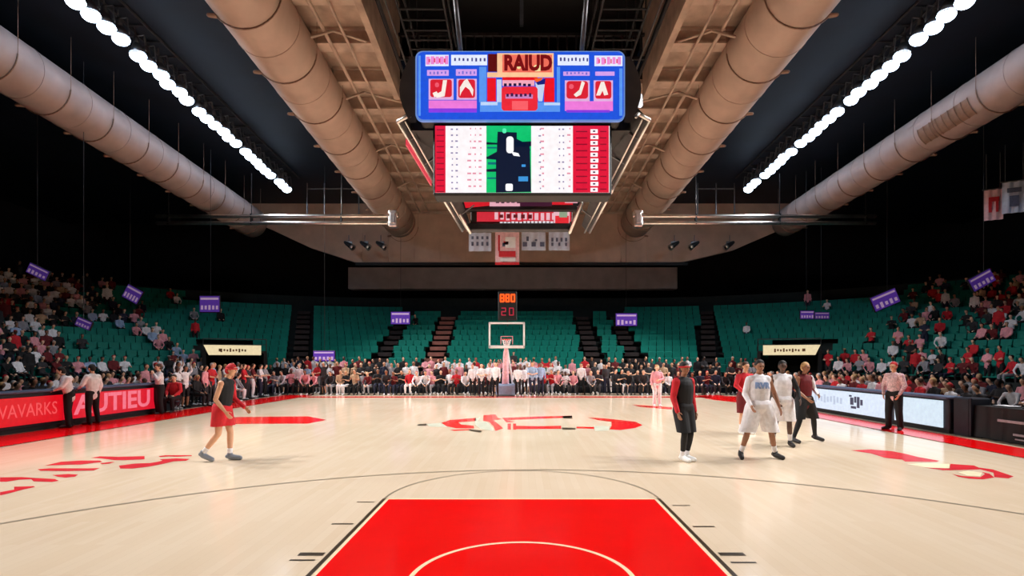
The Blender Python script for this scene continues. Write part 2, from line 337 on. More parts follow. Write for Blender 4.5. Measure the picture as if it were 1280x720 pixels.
# catwalk ladders each side of the recess
for s, side in ((-1, 'the red board side'), (1, 'the white board side')):
    o0 = R(s*3.5+.3, 13.2, 7); root = empty('ceiling_catwalk', o0, 0, 'dark steel catwalk hanging in the black recess on '+side, 'catwalk')
    for x in (-4.3, -2.7):
        for hh, nm in ((13.2, 'chord'), (14.2, 'handrail')):
            mb = MB(); mb.rod(R(s*x*-s*s+.3, hh, 7)-o0 if False else R(s*abs(x)+.3, hh, 7)-o0, R(s*abs(x)+.3, hh, 24)-o0, .045, 6); mb.build(nm, M['darkmetal'], root)
    D = 7.2
    while D < 24:
        mb = MB(); mb.rod(R(s*4.3+.3, 13.2, D)-o0, R(s*2.7+.3, 13.2, D)-o0, .035, 6); mb.build('rung', M['darkmetal'], root)
        D += .55
    D = 7.5
    while D < 24:
        for x in (4.3, 2.7):
            mb = MB(); mb.rod(R(s*x+.3, 13.2, D)-o0, R(s*x+.3, 16.8, D)-o0, .03, 6); mb.build('hanger', M['darkmetal'], root)
        D += 1.65
# transverse trusses in the recess
for k, (D, hh, lab) in enumerate(((14.5, 14.3, 'dark steel truss across the recess just above the scoreboard'), (19, 14.2, 'dark steel truss across the recess farther behind the scoreboard top'), (23, 14.1, 'dark steel truss at the far end of the black recess'))):
    o0 = R(.3, hh, D); root = empty('ceiling_truss', o0, 0, lab, 'truss')
    for dz in (0, 1.0): mb = MB(); mb.box((0, 0, dz), (10.4, .12, .12)); mb.build('chord', M['darkmetal'], root)
    for i in range(27):
        x = -5.1+i*.39; mb = MB(); mb.rod((x, 0, 0), (x, 0, 1.0), .045, 6); mb.build('upright', M['darkmetal'], root)
# ---------------------------------------------------------------- far girder, fascia, walls
mb = MB(); gy = 41
top = [R(x, 14.2, gy) for x in (-32, 32)]
bot = [(-21.5, 12.9), (-19, 11.8), (-16, 10.4), (-12.5, 9.25), (12, 9.25), (16, 10.2), (19, 11.5), (21.5, 12.6)]
pts = [Vector((x, gy, z)) for x, z in bot]+[Vector((21.5, gy, 14.4)), Vector((-21.5, gy, 14.4))]
mb.poly(pts, .5, (0, 1, 0))
for i in range(-6, 7): mb.box((i*1.95-.3, gy-.02, 10.4), (.05, .06, 2.2))
struct(mb.build('ceiling_girder', M['girder']), 'deep brown girder face across the far end')
mb = MB(); mb.box((0, gy-.06, 9.12), (25, .2, .2)); struct(mb.build('trim_1', M['black']), 'black strip under the girder')
a, b = P(435, 334, 46), P(847, 361, 46)
mb = MB(); mb.box(((a.x+b.x)/2, 46.6, (a.z+b.z)/2), (b.x-a.x, 1.2, a.z-b.z), bev=.03)
for i in range(1, 8): mb.box((a.x+(b.x-a.x)*i/8, 45.99, (a.z+b.z)/2), (.04, .03, a.z-b.z-.1))
struct(mb.build('wall_fascia', M['presswall']), 'grey press box fascia above the far stand')
mb = MB(); mb.box((-1, 50.5, 8), (80, .4, 18)); struct(mb.build('wall_back', M['wallblack']), 'black far wall')
mb = MB(); mb.box((-38.6, 22, 8), (.4, 60, 20)); struct(mb.build('wall_left', M['wallblack']))
mb = MB(); mb.box((37.6, 22, 8), (.4, 60, 20)); struct(mb.build('wall_right', M['wallblack']))
mb = MB(); mb.box((-1, -6, 8), (80, .4, 20)); struct(mb.build('wall_front', M['wallblack']))
# twin chrome tubes with end brackets
def twin(label, u0, u1, v, D, ub):
    a, b = P(u0, v, D), P(u1, v, D); root = empty('hanging_tube_rail', ((a.x+b.x)/2, D, a.z), 0, label, 'rail'); o0 = root.location.copy()
    for dz, nm in ((.17, 'tube'), (-.22, 'tube')):
        mb = MB(); n = 1; mb.tube([Vector((a.x+(b.x-a.x)*i/n, D, a.z+dz-.12*math.sin(i/n*PI)*0))-o0 for i in range(n+1)], .11, 12); mb.build(nm, M['chrome'], root, smooth=True)
    c = P(ub, v, D)-o0; mb = MB(); mb.box(c, (.5, .5, .95), bev=.05); mb.box(c+Vector((0, -.27, 0)), (.28, .08, .6), bev=.02); mb.rod(c+Vector((-.3, -.1, .2)), c+Vector((.3, -.1, .2)), .16, 12); mb.build('end_bracket', M['chrome'], root)
    for t in ((.05, .4, .78) if u0 < 600 else (.25, .6, .96)):
        x = a.x+(b.x-a.x)*t-o0.x; mb = MB(); mb.rod((x, 0, 0), (x, 0, 2.6), .025, 6); mb.box((x, 0, 0), (.08, .2, .6)); mb.build('hanger', M['darkmetal'], root)
twin('twin chrome tubes hanging below the big duct on the red board side', 196, 492, 274, 31, 492)
twin('twin chrome tubes hanging below the big duct on the white board side', 795, 1094, 274, 31, 797)
# hanging scaffold frames at the end of each light row
for u0, u1, lab in ((384, 470, 'hanging grey pipe frame at the end of the floodlights on the red board side'), (872, 918, 'hanging grey pipe frame at the end of the floodlights on the white board side')):
    a, b = P(u0, 236, 37), P(u1, 270, 37); root = empty('pipe_scaffold', (0, 0, 0), 0, lab, 'frame'); root.location = a; n = max(2, int((u1-u0)/21))
    mb = MB(); mb.rod((0, 0, 0), (b.x-a.x, 0, 0), .05, 6); mb.rod((0, 0, b.z-a.z), (b.x-a.x, 0, b.z-a.z), .05, 6); mb.build('crossbar', M['grey'], root)
    for i in range(n+1):
        x = (b.x-a.x)*i/n; mb = MB(); mb.rod((x, 0, b.z-a.z), (x, 0, 1.4), .045, 6); mb.build('upright', M['grey'], root)
# small aimed spot cans under the girder
def can(root_label, p, d, group):
    root = empty('spotlight', p, 0, root_label, 'spotlight', group); d = Vector(d).normalized()
    mb = MB(); mb.cap(-d*.35, d*.3, .13, .2, 12, 2); mb.build('barrel', M['darkmetal'], root, smooth=True)
    mb = MB(); mb.cap(d*.3, d*.45, .21, .23, 12, 1, ends=False); mb.build('lens_hood', M['chrome'], root, smooth=True)
    mb = MB(); mb.rod((0, 0, 0), (0, 0, .7), .03, 6); mb.box((0, 0, .1), (.5, .05, .3)); mb.build('yoke', M['grey'], root)
for s, us, side in ((-1, (436, 456, 476), 'the red board side'), (1, (843, 868, 912), 'the white board side')):
    for u in us: can('small dark spotlight aimed down from under the girder on '+side, P(u, 306, 39.5), (-s*.8, -.3, -.55), 'spotlights under the girder on '+side)
# ---------------------------------------------------------------- floodlights
proto = empty('floodlight', (0, 0, 0)); 
mb = MB(); mb.cap((0, 0, .05), (0, 0, .5), .3, .13, 20, 2, ends=False); mb.cap((0, 0, .5), (0, 0, .72), .12, .1, 12, 2); mb.build('housing', M['grey'], proto, smooth=True)
mb = MB(); n = 20; rings = [(.29*math.cos(t), -.22*math.sin(t)+.05) for t in np.linspace(-.25, 1.5, 6)]
mb.add([(r*math.cos(2*PI*k/n), r*math.sin(2*PI*k/n), z) for r, z in rings for k in range(n)], [(i*n+k, i*n+(k+1) % n, (i+1)*n+(k+1) % n, (i+1)*n+k) for i in range(5) for k in range(n)]+[tuple(range(n)), tuple(5*n+k for k in range(n))])
mb.build('lens', M['lens'], proto, smooth=True)
mb = MB(); mb.tube([(-.32, 0, .2), (-.32, 0, .8), (.32, 0, .8), (.32, 0, .2)], .025, 6); mb.rod((0, 0, .8), (0, 0, 1.15), .03, 6); mb.build('yoke', M['grey'], proto)
index_kids(proto); first = True
LIGHTX = {-1: (-14.6, 13.0), 1: (15.0, 13.0)}
for s, side in ((-1, 'the red board side'), (1, 'the white board side')):
    x, h = LIGHTX[s]; g = 0
    o0 = R(x, h+1.15, 6); mb = MB(); mb.box((0, 0, 0), (.01, .01, .01))
    root = empty('floodlight_rail', o0, 0, 'long dark rail carrying the floodlights on '+side, 'rail')
    for dx in (-.35, .35): mb = MB(); mb.rod(Vector((dx, 0, 0)), R(x+dx, h+1.15, 36)-o0, .05, 6); mb.build('chord', M['darkmetal'], root)
    D = 6.0
    while D < 36:
        mb = MB(); mb.rod(R(x-.35, h+1.15, D)-o0, R(x+.35, h+1.15, D)-o0, .03, 6); mb.build('rung', M['darkmetal'], root); D += 1.0
    D = 8.5; k = 0
    while D < 35:
        o = proto if first else copy_tree(proto); first = False
        o.location = R(x+random.uniform(-.08, .08), h, D); o.rotation_euler = (0, s*.12, 0)
        near = D < 22
        tag(o, 'round white floodlight glowing in the %s stretch of the row on %s' % ('nearer' if near else 'farther', side), 'floodlight', 'floodlights in the %s stretch of the row on %s' % ('nearer' if near else 'farther', side))
        k += 1; D += .64 if k % 6 else 1.0
    for i in range(8):
        D = 7+i*3.9; ld = bpy.data.lights.new('floodlight_beam', 'SPOT'); ld.energy = LIGHT_W; ld.color = (1.0, .97, .95); ld.spot_size = math.radians(83); ld.spot_blend = 1.0; ld.shadow_soft_size = .35
        lo = bpy.data.objects.new('floodlight_beam', ld); COL.objects.link(lo); lo.location = R(x, h-.25, D)
        aim = Vector((s*2.0, min(D+.5, 31) if D > 20 else D-.5, 0)); lo.rotation_euler = (aim-lo.location).to_track_quat('-Z', 'Y').to_euler()
# ---------------------------------------------------------------- scoreboard
sb = empty('scoreboard', (0, 11, 9.3), 0, 'big hanging video scoreboard with blue upper screen and red, white and green lower screen', 'scoreboard'); S0 = sb.location.copy()
def flat(mb, x0, y0, x1, y1, D, dd, poly=None):     # a flat patch on a screen face, bounds given on the screen grid
    pts = [P(x, y, D)-S0 for x, y in (poly or ((x0, y0), (x1, y0), (x1, y1), (x0, y1)))]
    mb.poly([p+Vector((0, -dd, 0)) for p in pts], .004, (0, -1, 0))
def patch(lst, name, D, parent, dd=.0):
    """lst: (colour, strength, dd, [rects or polys])"""
    mats, mb = [], MB()
    for rgb, st, d, shapes in lst:
        mats.append(E(rgb, st)); mb.m = len(mats)-1
        for q in shapes:
            if len(q) == 4 and not isinstance(q[0], tuple): flat(mb, *q, D, d+dd)
            else: flat(mb, 0, 0, 0, 0, D, d+dd, q)
    return mb.build(name, mats, parent)
D1 = 11.0
a, b = P(519, 64, D1)-S0, P(781, 150, D1)-S0
def rounded(x0, y0, x1, y1, r, n=6):
    pts = []
    for cx, cy, q in ((x1-r, y0+r, -PI/2), (x1-r, y1-r, 0), (x0+r, y1-r, PI/2), (x0+r, y0+r, PI)):
        pts += [(cx+r*math.cos(q+PI/2*i/n), cy+r*math.sin(q+PI/2*i/n)) for i in range(n+1)]
    return pts
mb = MB(); mb.poly([P(x, y, D1)-S0+Vector((0, .02, 0)) for x, y in rounded(519, 63, 781.5, 151, 9)], .06, (0, 1, 0)); mb.build('upper_screen_case', E((120, 160, 235), .7), sb)
mb = MB(); q0, q1 = P(523, 66, D1)-S0, P(778, 148, D1)-S0; mb.box(((q0.x+q1.x)/2, .35, (q0.z+q1.z)/2), (q1.x-q0.x, .5, q0.z-q1.z), bev=.04); mb.build('screen_back', M['black'], sb)
up = patch([((28, 84, 222), 1.0, 0, [rounded(521.5, 65, 779.5, 149.5, 8)])], 'upper_screen', D1, sb)
def dots(x0, y0, x1, y1, n, w, h, seed=0):
    rr = random.Random(seed); return [(x0+(x1-x0)*i/max(1, n-1)+rr.uniform(-.3, .3), y0+rr.uniform(-.6, .6), x0+(x1-x0)*i/max(1, n-1)+w, y0+h+rr.uniform(-.6, .6)) for i in range(n)]
patch([
    ((226, 232, 255), 1.05, .01, [(564, 69, 609, 82), (697, 69, 736, 82), (743, 70, 778, 83), (532, 69, 561, 83)]),
    ((90, 150, 240), 1, .01, [(599, 84, 608, 128), (696, 84, 700, 130), (523, 70, 526, 145), (774, 86, 778, 145), (600, 128, 700, 140)]),
    ((238, 140, 214), 1, .016, dots(533, 71, 556, 82, 5, 4.5, 10, 1)+dots(745, 72, 772, 82, 5, 4, 9, 2)),
    ((230, 60, 110), 1, .02, dots(536, 74, 555, 80, 4, 2, 5, 8)+dots(748, 75, 770, 80, 4, 1.8, 5, 9)),
    ((60, 60, 130), 1, .016, dots(568, 73, 605, 78, 8, 2, 4, 3)+dots(700, 73, 733, 78, 8, 2, 4, 4)),
    ((214, 160, 236), 1, .012, [(534, 88, 561, 95), (570, 87, 596, 95), (704, 90, 737, 95), (744, 90, 768, 95)]),
    ((120, 110, 210), 1, .016, dots(537, 90, 556, 94, 5, 2, 3, 5)+dots(573, 90, 592, 94, 5, 2, 3, 6)+dots(708, 91, 732, 94, 6, 2, 2.5, 7)),
    ((226, 176, 222), 1, .012, [(536, 99, 567, 125), (571, 99, 596, 125), (706, 101, 737, 127), (742, 101, 766, 127)]),
    ((238, 122, 218), 1, .012, [(536, 126, 596, 136), (706, 127, 766, 139)]), ((136, 60, 226), 1, .014, [(536, 136, 596, 141), (708, 138, 762, 141)]),
    ((220, 30, 50), 1, .018, [rounded(538, 100, 565, 122, 3), rounded(573, 100, 594, 123, 3), rounded(708, 102, 735, 124, 4), rounded(744, 102, 764, 124, 3)]),
    ((250, 236, 226), 1, .022, [[(554, 101), (559, 101), (556, 121), (546, 123), (544, 119), (552, 115)], [(580, 102), (584, 99), (588, 106), (592, 113), (591, 121), (587, 113), (582, 109), (577, 116), (575, 121), (575, 110)],
      [(727, 102), (731, 104), (726, 119), (720, 122), (717, 119), (724, 113)], [(751, 103), (755, 103), (760, 119), (755, 120), (753, 114), (750, 120), (745, 120)], [(541, 117), (546, 115), (550, 121), (543, 122)]]),
    ((240, 90, 110), 1, .026, [rounded(544, 104, 549, 110, 2.4), rounded(711, 106, 717, 112, 2.8)]),
], 'stat_graphic', D1, up)
patch([
    ((92, 8, 10), 1, .012, [(610, 68, 621.5, 90)]), ((250, 196, 150), 1, .012, [(621.5, 67, 692, 97), (609, 91, 692, 97)]), ((242, 110, 90), 1, .016, [(628, 69, 690, 91)]),
    ((236, 16, 32), 1, .012, [(609, 98, 620, 127), (680, 98, 693, 128), (628, 97, 672, 101)]), ((196, 210, 240), 1, .014, [(621, 100, 627, 128), [(669, 104), (681, 104), (678, 127), (673, 127)]]),
    ((245, 170, 190), 1, .02, [(628, 101, 668, 108)]), ((30, 16, 60), 1, .024, dots(630, 105, 660, 108, 6, 3.5, 3.2, 11)), ((236, 40, 56), 1, .02, [rounded(627, 109, 672, 139, 4)]),
    ((255, 96, 104), 1, .024, [(640, 127, 660, 138)]), ((200, 130, 190), 1, .026, [(632, 119, 666, 124)]), ((60, 20, 70), 1, .03, dots(633, 118, 661, 122, 6, 3, 3.6, 12)),
    ((20, 30, 120), 1, .026, [[(670, 104), (682, 99), (681, 106), (672, 107)]]), ((250, 100, 30), 1, .024, [[(668, 99), (679, 98), (674, 104), (669, 103)]]),
    ((190, 214, 250), 1, .016, [(601, 128, 622, 132), (680, 129, 700, 132)]), ((248, 226, 160), 1, .024, [rounded(646, 82, 651, 87, 2.4), rounded(667, 82, 677, 90, 3)]),
], 'centre_graphic', D1, up)
c = P(660, 80.5, D1)-S0+Vector((0, -.034, 0)); t = text_mb('RAIUD', .42, c, depth=.006, bold=.02, sx=.78); t.build('lettering', E((120, 8, 14), 1.0), up)
D2 = 11.25
mb = MB(); q0, q1 = P(541, 155, D2)-S0, P(765, 244, D2)-S0; mb.box(((q0.x+q1.x)/2, q0.y+.27, (q0.z+q1.z)/2), (q1.x-q0.x, .5, q0.z-q1.z), bev=.03); mb.build('lower_screen_case', M['black'], sb)
low = patch([((252, 244, 246), 1.05, .0, [(544, 157.5, 762, 241)])], 'lower_screen', D2, sb)
rr = random.Random(3)
patch([
    ((226, 20, 56), 1, .008, [(544, 157.5, 557, 241), (716, 157.5, 761, 241)]), ((10, 196, 110), 1, .008, [(608, 157.5, 664, 241)]),
    ((8, 22, 48), 1, .012, [[(622, 165), (646, 166), (646, 174), (662, 182), (664, 240), (620, 241), (620, 200), (610, 196), (621, 190)], [(608, 178), (622, 179), (622, 181), (608, 181)], [(608, 196), (622, 197), (622, 200), (608, 199)], [(608, 212), (622, 211), (622, 215), (608, 215)], [(644, 178), (664, 177), (664, 183), (644, 183)]]),
    ((10, 110, 120), 1, .010, [(609, 184, 621, 186), (610, 203, 620, 206), (609, 222, 620, 224), (646, 186, 663, 189)]),
    ((246, 246, 250), 1.1, .018, [rounded(633, 171, 642, 192, 4), [(639, 190), (648, 192), (650, 196), (642, 195)], rounded(632, 230, 641, 239, 2)]), ((90, 240, 180), 1, .018, [rounded(628, 161, 633, 167, 2)]),
    ((60, 150, 220), 1, .018, [(648, 221, 660, 227), (652, 206, 657, 209)]),
    ((150, 140, 176), 1, .01, [(x+rr.uniform(-1, 1), y, x+2.4, y+1.8) for y in np.arange(161, 238, 7.4) for x in (564, 570)]+[(x+rr.uniform(-1, 1), y, x+2.2, y+1.8) for y in np.arange(161, 238, 8.2) for x in (674, 698, 703)]),
    ((232, 150, 170), 1, .01, [(x+rr.uniform(-2, 2), y, x+3, y+2) for y in np.arange(160, 238, 8) for x in (586, 592, 599, 677, 710)]),
    ((150, 10, 40), 1, .012, [(546, y, 555, y+1.3) for y in np.arange(162, 240, 7)]+[(720, y, 734, y+1.5) for y in np.arange(164, 240, 8)]+[(750, y, 758, y+1.4) for y in np.arange(164, 240, 8)]),
    ((255, 240, 245), 1.1, .014, [(738, y, 747+(.8 if i % 2 else 0), y+5) for i, y in enumerate(np.arange(162, 237, 7.3))]), ((70, 20, 60), 1, .018, [(741, y+1.6, 744, y+3.4) for y in np.arange(162, 237, 7.3)]),
], 'table_graphic', D2, low)
# body behind the screens: housings, underside, side rails running back
def S(x, y, z): return Vector((x, y, z))-S0
DB = 17.3
mb = MB(); fx0, fx1 = -2.35, 2.3; bx0, bx1 = -1.9, 1.75
mb.add([S(fx0, 11.5, 6.75), S(fx1, 11.5, 6.75), S(fx1, 11.5, 8.1), S(fx0, 11.5, 8.1), S(bx0, DB, 7.35), S(bx1, DB, 7.35), S(bx1, DB, 8.2), S(bx0, DB, 8.2)], [(0, 1, 2, 3), (4, 7, 6, 5), (0, 4, 5, 1), (3, 2, 6, 7), (0, 3, 7, 4), (1, 5, 6, 2)])
mb.build('upper_housing', M['black'], sb)
for s in (-1, 1):
    x = -2.3 if s < 0 else 2.25
    mb = MB()
    arc = [(x-s*.02+s*.22*math.sin(t*PI), 6.75+1.35*t) for t in np.linspace(0, 1, 9)]
    mb.strip([S(p[0], 11.12, p[1]) for p in arc], [S(p[0]*.99, 12.2, p[1]) for p in arc]); mb.strip([S(p[0], 11.12, p[1]) for p in arc], [S(x-s*.15, 11.12, p[1]) for p in arc]); mb.build('curved_end_panel', mat('brown_black_metal', (66, 56, 50), .5, .4, .2, 3) if s < 0 else bpy.data.materials['brown_black_metal'], sb)
def U(u, v, D): return P(u, v, D)-S0
for s, a_, b_ in ((-1, (497, 152), (578, 289)), (1, (812, 150), (737, 291))):
    A, Bp = U(*a_, 11.3), U(*b_, 17.3)
    for k, off in enumerate((0, .16)):
        mb = MB(); o_ = Vector((-s*off, 0, -.0)); mb.tube([A+o_, (A+Bp)/2+o_+Vector((0, 0, -.02)), Bp+o_], .035 if k == 0 else .022, 8); mb.build('side_rail', M['chrome'], sb, smooth=True)
    mb = MB(); e = Vector((-s*.5, 0, .5)); mb.add([A, Bp, Bp+e*.5, A+e], [(0, 1, 2, 3)]); mb.add([p+Vector((s*.0, 0, -.03)) for p in (A, Bp, Bp+e*.5, A+e)], [(0, 3, 2, 1)]); mb.build('side_skirt', M['darkmetal'], sb)
    for t in (.12, .3, .48, .66, .84):
        p = A.lerp(Bp, t); mb = MB(); mb.rod(p, p+Vector((-s*.75*(1-.3*t), .1, .45)), .022, 6); mb.build('brace', M['grey'], sb)
    mb = MB(); mb.tube([A, A+Vector((-s*.25, -.1, .08)), A+Vector((-s*.32, -.15, .0))], .04, 8); mb.build('corner_clamp', M['chrome'], sb, smooth=True)
# small red and white strip on the outside of one rail
A, Bp = U(497, 152, 11.3), U(578, 289, 17.3)
mb = MB(); p0, p1 = A.lerp(Bp, .10), A.lerp(Bp, .42); mb.add([p0+Vector((-.03, 0, 0)), p1+Vector((-.03, 0, 0)), p1+Vector((-.03, 0, -.17)), p0+Vector((-.03, 0, -.17)), p0+Vector((.0, 0, 0)), p1, p1+Vector((0, 0, -.17)), p0+Vector((0, 0, -.17))], [(0, 1, 2, 3), (4, 7, 6, 5), (0, 3, 7, 4), (3, 2, 6, 7)])
mb.build('side_ribbon', E((230, 60, 80), .9), sb)
# second pair of inner struts and the far end
for s, a_, b_ in ((-1, (571, 262), (588, 291)), (1, (727, 254), (712, 291))):
    mb = MB(); mb.tube([U(*a_, 16.2), U(*b_, 16.9)], .055, 8); mb.build('white_strut', M['chrome'], sb, smooth=True)
mb = MB(); q0, q1 = U(585, 280, 17), U(714, 289, 17); mb.box(((q0.x+q1.x)/2, q0.y, (q0.z+q1.z)/2), (q1.x-q0.x, .3, q0.z-q1.z), bev=.03); mb.build('far_bottom_beam', M['darkmetal'], sb)
mb = MB(); q0, q1 = U(575, 243, 16.6), U(728, 262, 16.6); mb.box(((q0.x+q1.x)/2, q0.y+.2, (q0.z+q1.z)/2), (q1.x-q0.x, .2, q0.z-q1.z), bev=.03); mb.build('far_upper_case', M['black'], sb)
rib = patch([((222, 24, 40), .9, 0, [[(578, 245), (612, 244), (612, 257), (582, 260)], (670, 244, 716, 256)]), ((238, 176, 190), .9, .01, [(612, 247, 650, 258), (706, 245, 722, 254)]), ((70, 24, 50), .8, .02, dots(620, 250, 646, 256, 5, 4, 4, 21)+[(650, 249, 690, 258)])], 'upper_ribbon', 16.6, sb)
mb = MB(); q0, q1 = U(588, 261, 16.9), U(716, 281, 16.9); mb.box(((q0.x+q1.x)/2, q0.y+.12, (q0.z+q1.z)/2), (q1.x-q0.x, .16, q0.z-q1.z), bev=.03); mb.build('far_lower_case', bpy.data.materials['brown_black_metal'], sb)
patch([((216, 44, 60), .9, 0, [(596, 265, 714, 277)]), ((242, 190, 200), .9, .01, dots(618, 266, 690, 275, 11, 4.6, 9, 22)+[(692, 258, 712, 283), (614, 262, 690, 264.5)]), ((110, 24, 30), .8, .02, dots(624, 268, 660, 273, 5, 5, 5, 24)), ((226, 40, 50), 1, .02, [(694, 270, 711, 282), (696, 260, 710, 264)]), ((150, 170, 140), .9, .025, [(699, 265, 709, 272)]), ((232, 226, 232), .9, .02, dots(625, 277, 688, 283, 14, 3.4, 6, 25))], 'lower_ribbon', 16.9, sb)
mb = MB()
mb.add([S(-2.2, 11.8, 6.9), S(2.15, 11.8, 6.9), S(1.7, 17, 7.25), S(-1.85, 17, 7.25)], [(0, 1, 2, 3)])
for i in range(9):
    t = i/8; y = 11.8+5.2*t; mb.box(S(0, y, 6.87+.35*t), (4.2-.6*t, .07, .07))
mb.build('underside_frame', M['darkmetal'], sb)
for u0, u1, v1, D in ((563, 576, 62, 11.3), (738, 727, 62, 11.3)):
    a = P(u0, -60, D); b = P(u1, v1+4, D); mb = MB(); mb.rod(a-S0, b-S0, .05, 8); mb.build('hoist_cable', M['grey'], sb, smooth=True)
mb = MB(); mb.box(P(652, 4, 12)-S0, (.08, .08, 1.0)); mb.rod(P(652, 4, 12)-S0, P(652, -60, 12)-S0, .03); mb.build('hoist_hook', M['grey'], sb)
# small clamp lamp on the scoreboard's right rail
mb = MB(); mb.cap(P(800, 120, 11.4)-S0, P(800, 131, 11.4)-S0, .05, .06, 10, 3); mb.build('rail_lamp', E((240, 240, 245), 1.2), sb, smooth=True)
# ---------------------------------------------------------------- banners
def banner(label, u0, v0, u1, v1, D, m, inks, group=None, tilt=0):
    a, b = P(u0, v0, D), P(u1, v1, D); w, h = b.x-a.x, a.z-b.z; root = empty('hanging_banner', (a.x+w/2, D, a.z), tilt, label, 'banner', group)
    nx, nz = 12, 4; mb = MB(); g = lambda i, j, e=0: Vector((-w/2+w*i/nx, .03*math.sin(i*1.3+j*.3)+e, -h*j/nz))
    for e in (0, .012): mb.add([g(i, j, e) for j in range(nz+1) for i in range(nx+1)], [(j*(nx+1)+i, j*(nx+1)+i+1, (j+1)*(nx+1)+i+1, (j+1)*(nx+1)+i) for j in range(nz) for i in range(nx)])
    mb.build('cloth', m, root, smooth=True)
    mb = MB(); mb.rod((-w/2-.05, 0, .02), (w/2+.05, 0, .02), .03); mb.rod((-w/2+.1, 0, 0), (-w/2+.1, 0, 1.6), .01); mb.rod((w/2-.1, 0, 0), (w/2-.1, 0, 1.6), .01); mb.build('top_rod', M['grey'], root)
    for mm, shapes in inks:
        mb = MB()
        for x0, y0, x1, y1 in shapes: mb.poly([(-w/2+x0*w, -.045, -y0*h), (-w/2+x1*w, -.045, -y0*h), (-w/2+x1*w, -.045, -y1*h), (-w/2+x0*w, -.045, -y1*h)], .004, (0, -1, 0))
        mb.build('lettering', mm, root)
gl = lambda n, y0, y1, x0=.12, x1=.88, w=.1: [(x0+(x1-x0-w)*i/(n-1), y0, x0+(x1-x0-w)*i/(n-1)+w, y1) for i in range(n)]
banner('pale blue banner at the end of the banner row nearer the red board', 586, 291, 614, 314, 33, M['banner_blue'], [(M['ink'], gl(4, .2, .36)+gl(4, .5, .72))])
banner('taller white and red banner in the row of banners', 619, 290, 649, 330, 32.8, M['banner_red'], [(M['banner_dred'], [(0, .95, 1, 1.03), (.15, .6, .85, .78), (.12, .1, .2, .6), (.35, .3, .55, .4)]), (M['white'], [(.42, .16, .85, .5), (.2, .82, .85, .92)]), (M['ink'], [(.3, .34, .42, .46)])])
banner('pale blue wider banner just past the red and white one', 652, 290, 682, 313, 33, M['banner_blue'], [(M['ink'], gl(3, .55, .8, .05, .95, .18)+[(.2, .25, .3, .5), (.55, .4, .65, .5)])])
banner('pale blue banner at the end of the banner row nearer the white board', 686, 289, 712, 313, 33, M['banner_blue'], [(M['ink'], gl(4, .35, .55)+gl(3, .6, .78))])
banner('white banner with a red number above the stand behind the white board', 1232, 237, 1251, 275, 24, M['banner_red'], [(M['banner_dred'], [(.25, .25, .42, .75), (.42, .25, .8, .4), (.62, .4, .76, .75)])], tilt=-.5)
banner('white banner with a grey number above the stand behind the white board', 1256, 227, 1279, 266, 23, M['banner_blue'], [(M['ink'], [(.2, .2, .8, .35), (.3, .45, .7, .8)])], tilt=-.5)
# ---------------------------------------------------------------- seating bowl
XL, XR, YB = -21.0, 20.0, 33.5
CXL, CXR = -9.5, 7.5; RL, RR = CXL-XL, XR-CXR; YL, YR = YB-RL, YB-RR
ROWS, TREAD, RISE, Z0S = 14, .86, .41, .75
L0, L1, L2, L3, L4 = YL-5, RL*PI/2, CXR-CXL, RR*PI/2, YR-5
LT = L0+L1+L2+L3+L4
def front(t):
    """t metres along the front edge, from the near end of the red-board side, round the far end, to the near end of the white-board side -> point, outward normal, zone, corner radius"""
    if t < L0: return Vector((XL, 5+t, 0)), Vector((-1, 0, 0)), 0
    t -= L0
    if t < L1: a = PI-t/RL; n = Vector((math.cos(a), math.sin(a), 0)); return Vector((CXL, YL, 0))+n*RL, n, 1
    t -= L1
    if t < L2: return Vector((CXL+t, YB, 0)), Vector((0, 1, 0)), 2
    t -= L2
    if t < L3: a = PI/2-t/RR; n = Vector((math.cos(a), math.sin(a), 0)); return Vector((CXR, YR, 0))+n*RR, n, 3
    t -= L3
    return Vector((XR, YR-t, 0)), Vector((1, 0, 0)), 4
def shrink(k, s): return RL/(RL+s) if k == 1 else RR/(RR+s) if k == 3 else 1.0
ts = sorted([0, LT, L0+L1+L2*.5]+[L0+L1*i/22 for i in range(23)]+[L0+L1+L2+L3*i/22 for i in range(23)])
FR = [front(min(t, LT-1e-6)) for t in ts]
def ring(s, z): return [p+n*s+Vector((0, 0, z)) for p, n, k in FR]
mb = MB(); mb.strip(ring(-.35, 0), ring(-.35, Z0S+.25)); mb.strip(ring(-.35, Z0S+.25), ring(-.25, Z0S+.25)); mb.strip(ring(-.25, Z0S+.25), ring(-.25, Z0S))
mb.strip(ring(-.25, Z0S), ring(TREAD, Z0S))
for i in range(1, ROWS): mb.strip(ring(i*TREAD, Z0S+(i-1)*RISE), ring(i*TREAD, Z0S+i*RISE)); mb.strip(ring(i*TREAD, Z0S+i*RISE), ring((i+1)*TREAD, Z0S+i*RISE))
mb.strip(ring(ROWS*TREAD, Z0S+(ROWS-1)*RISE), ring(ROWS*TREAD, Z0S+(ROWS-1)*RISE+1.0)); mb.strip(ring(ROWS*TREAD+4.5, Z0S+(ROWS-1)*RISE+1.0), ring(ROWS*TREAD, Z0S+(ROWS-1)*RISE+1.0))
struct(mb.build('floor_terrace', M['concrete']), 'dark stepped terrace of the seating bowl')
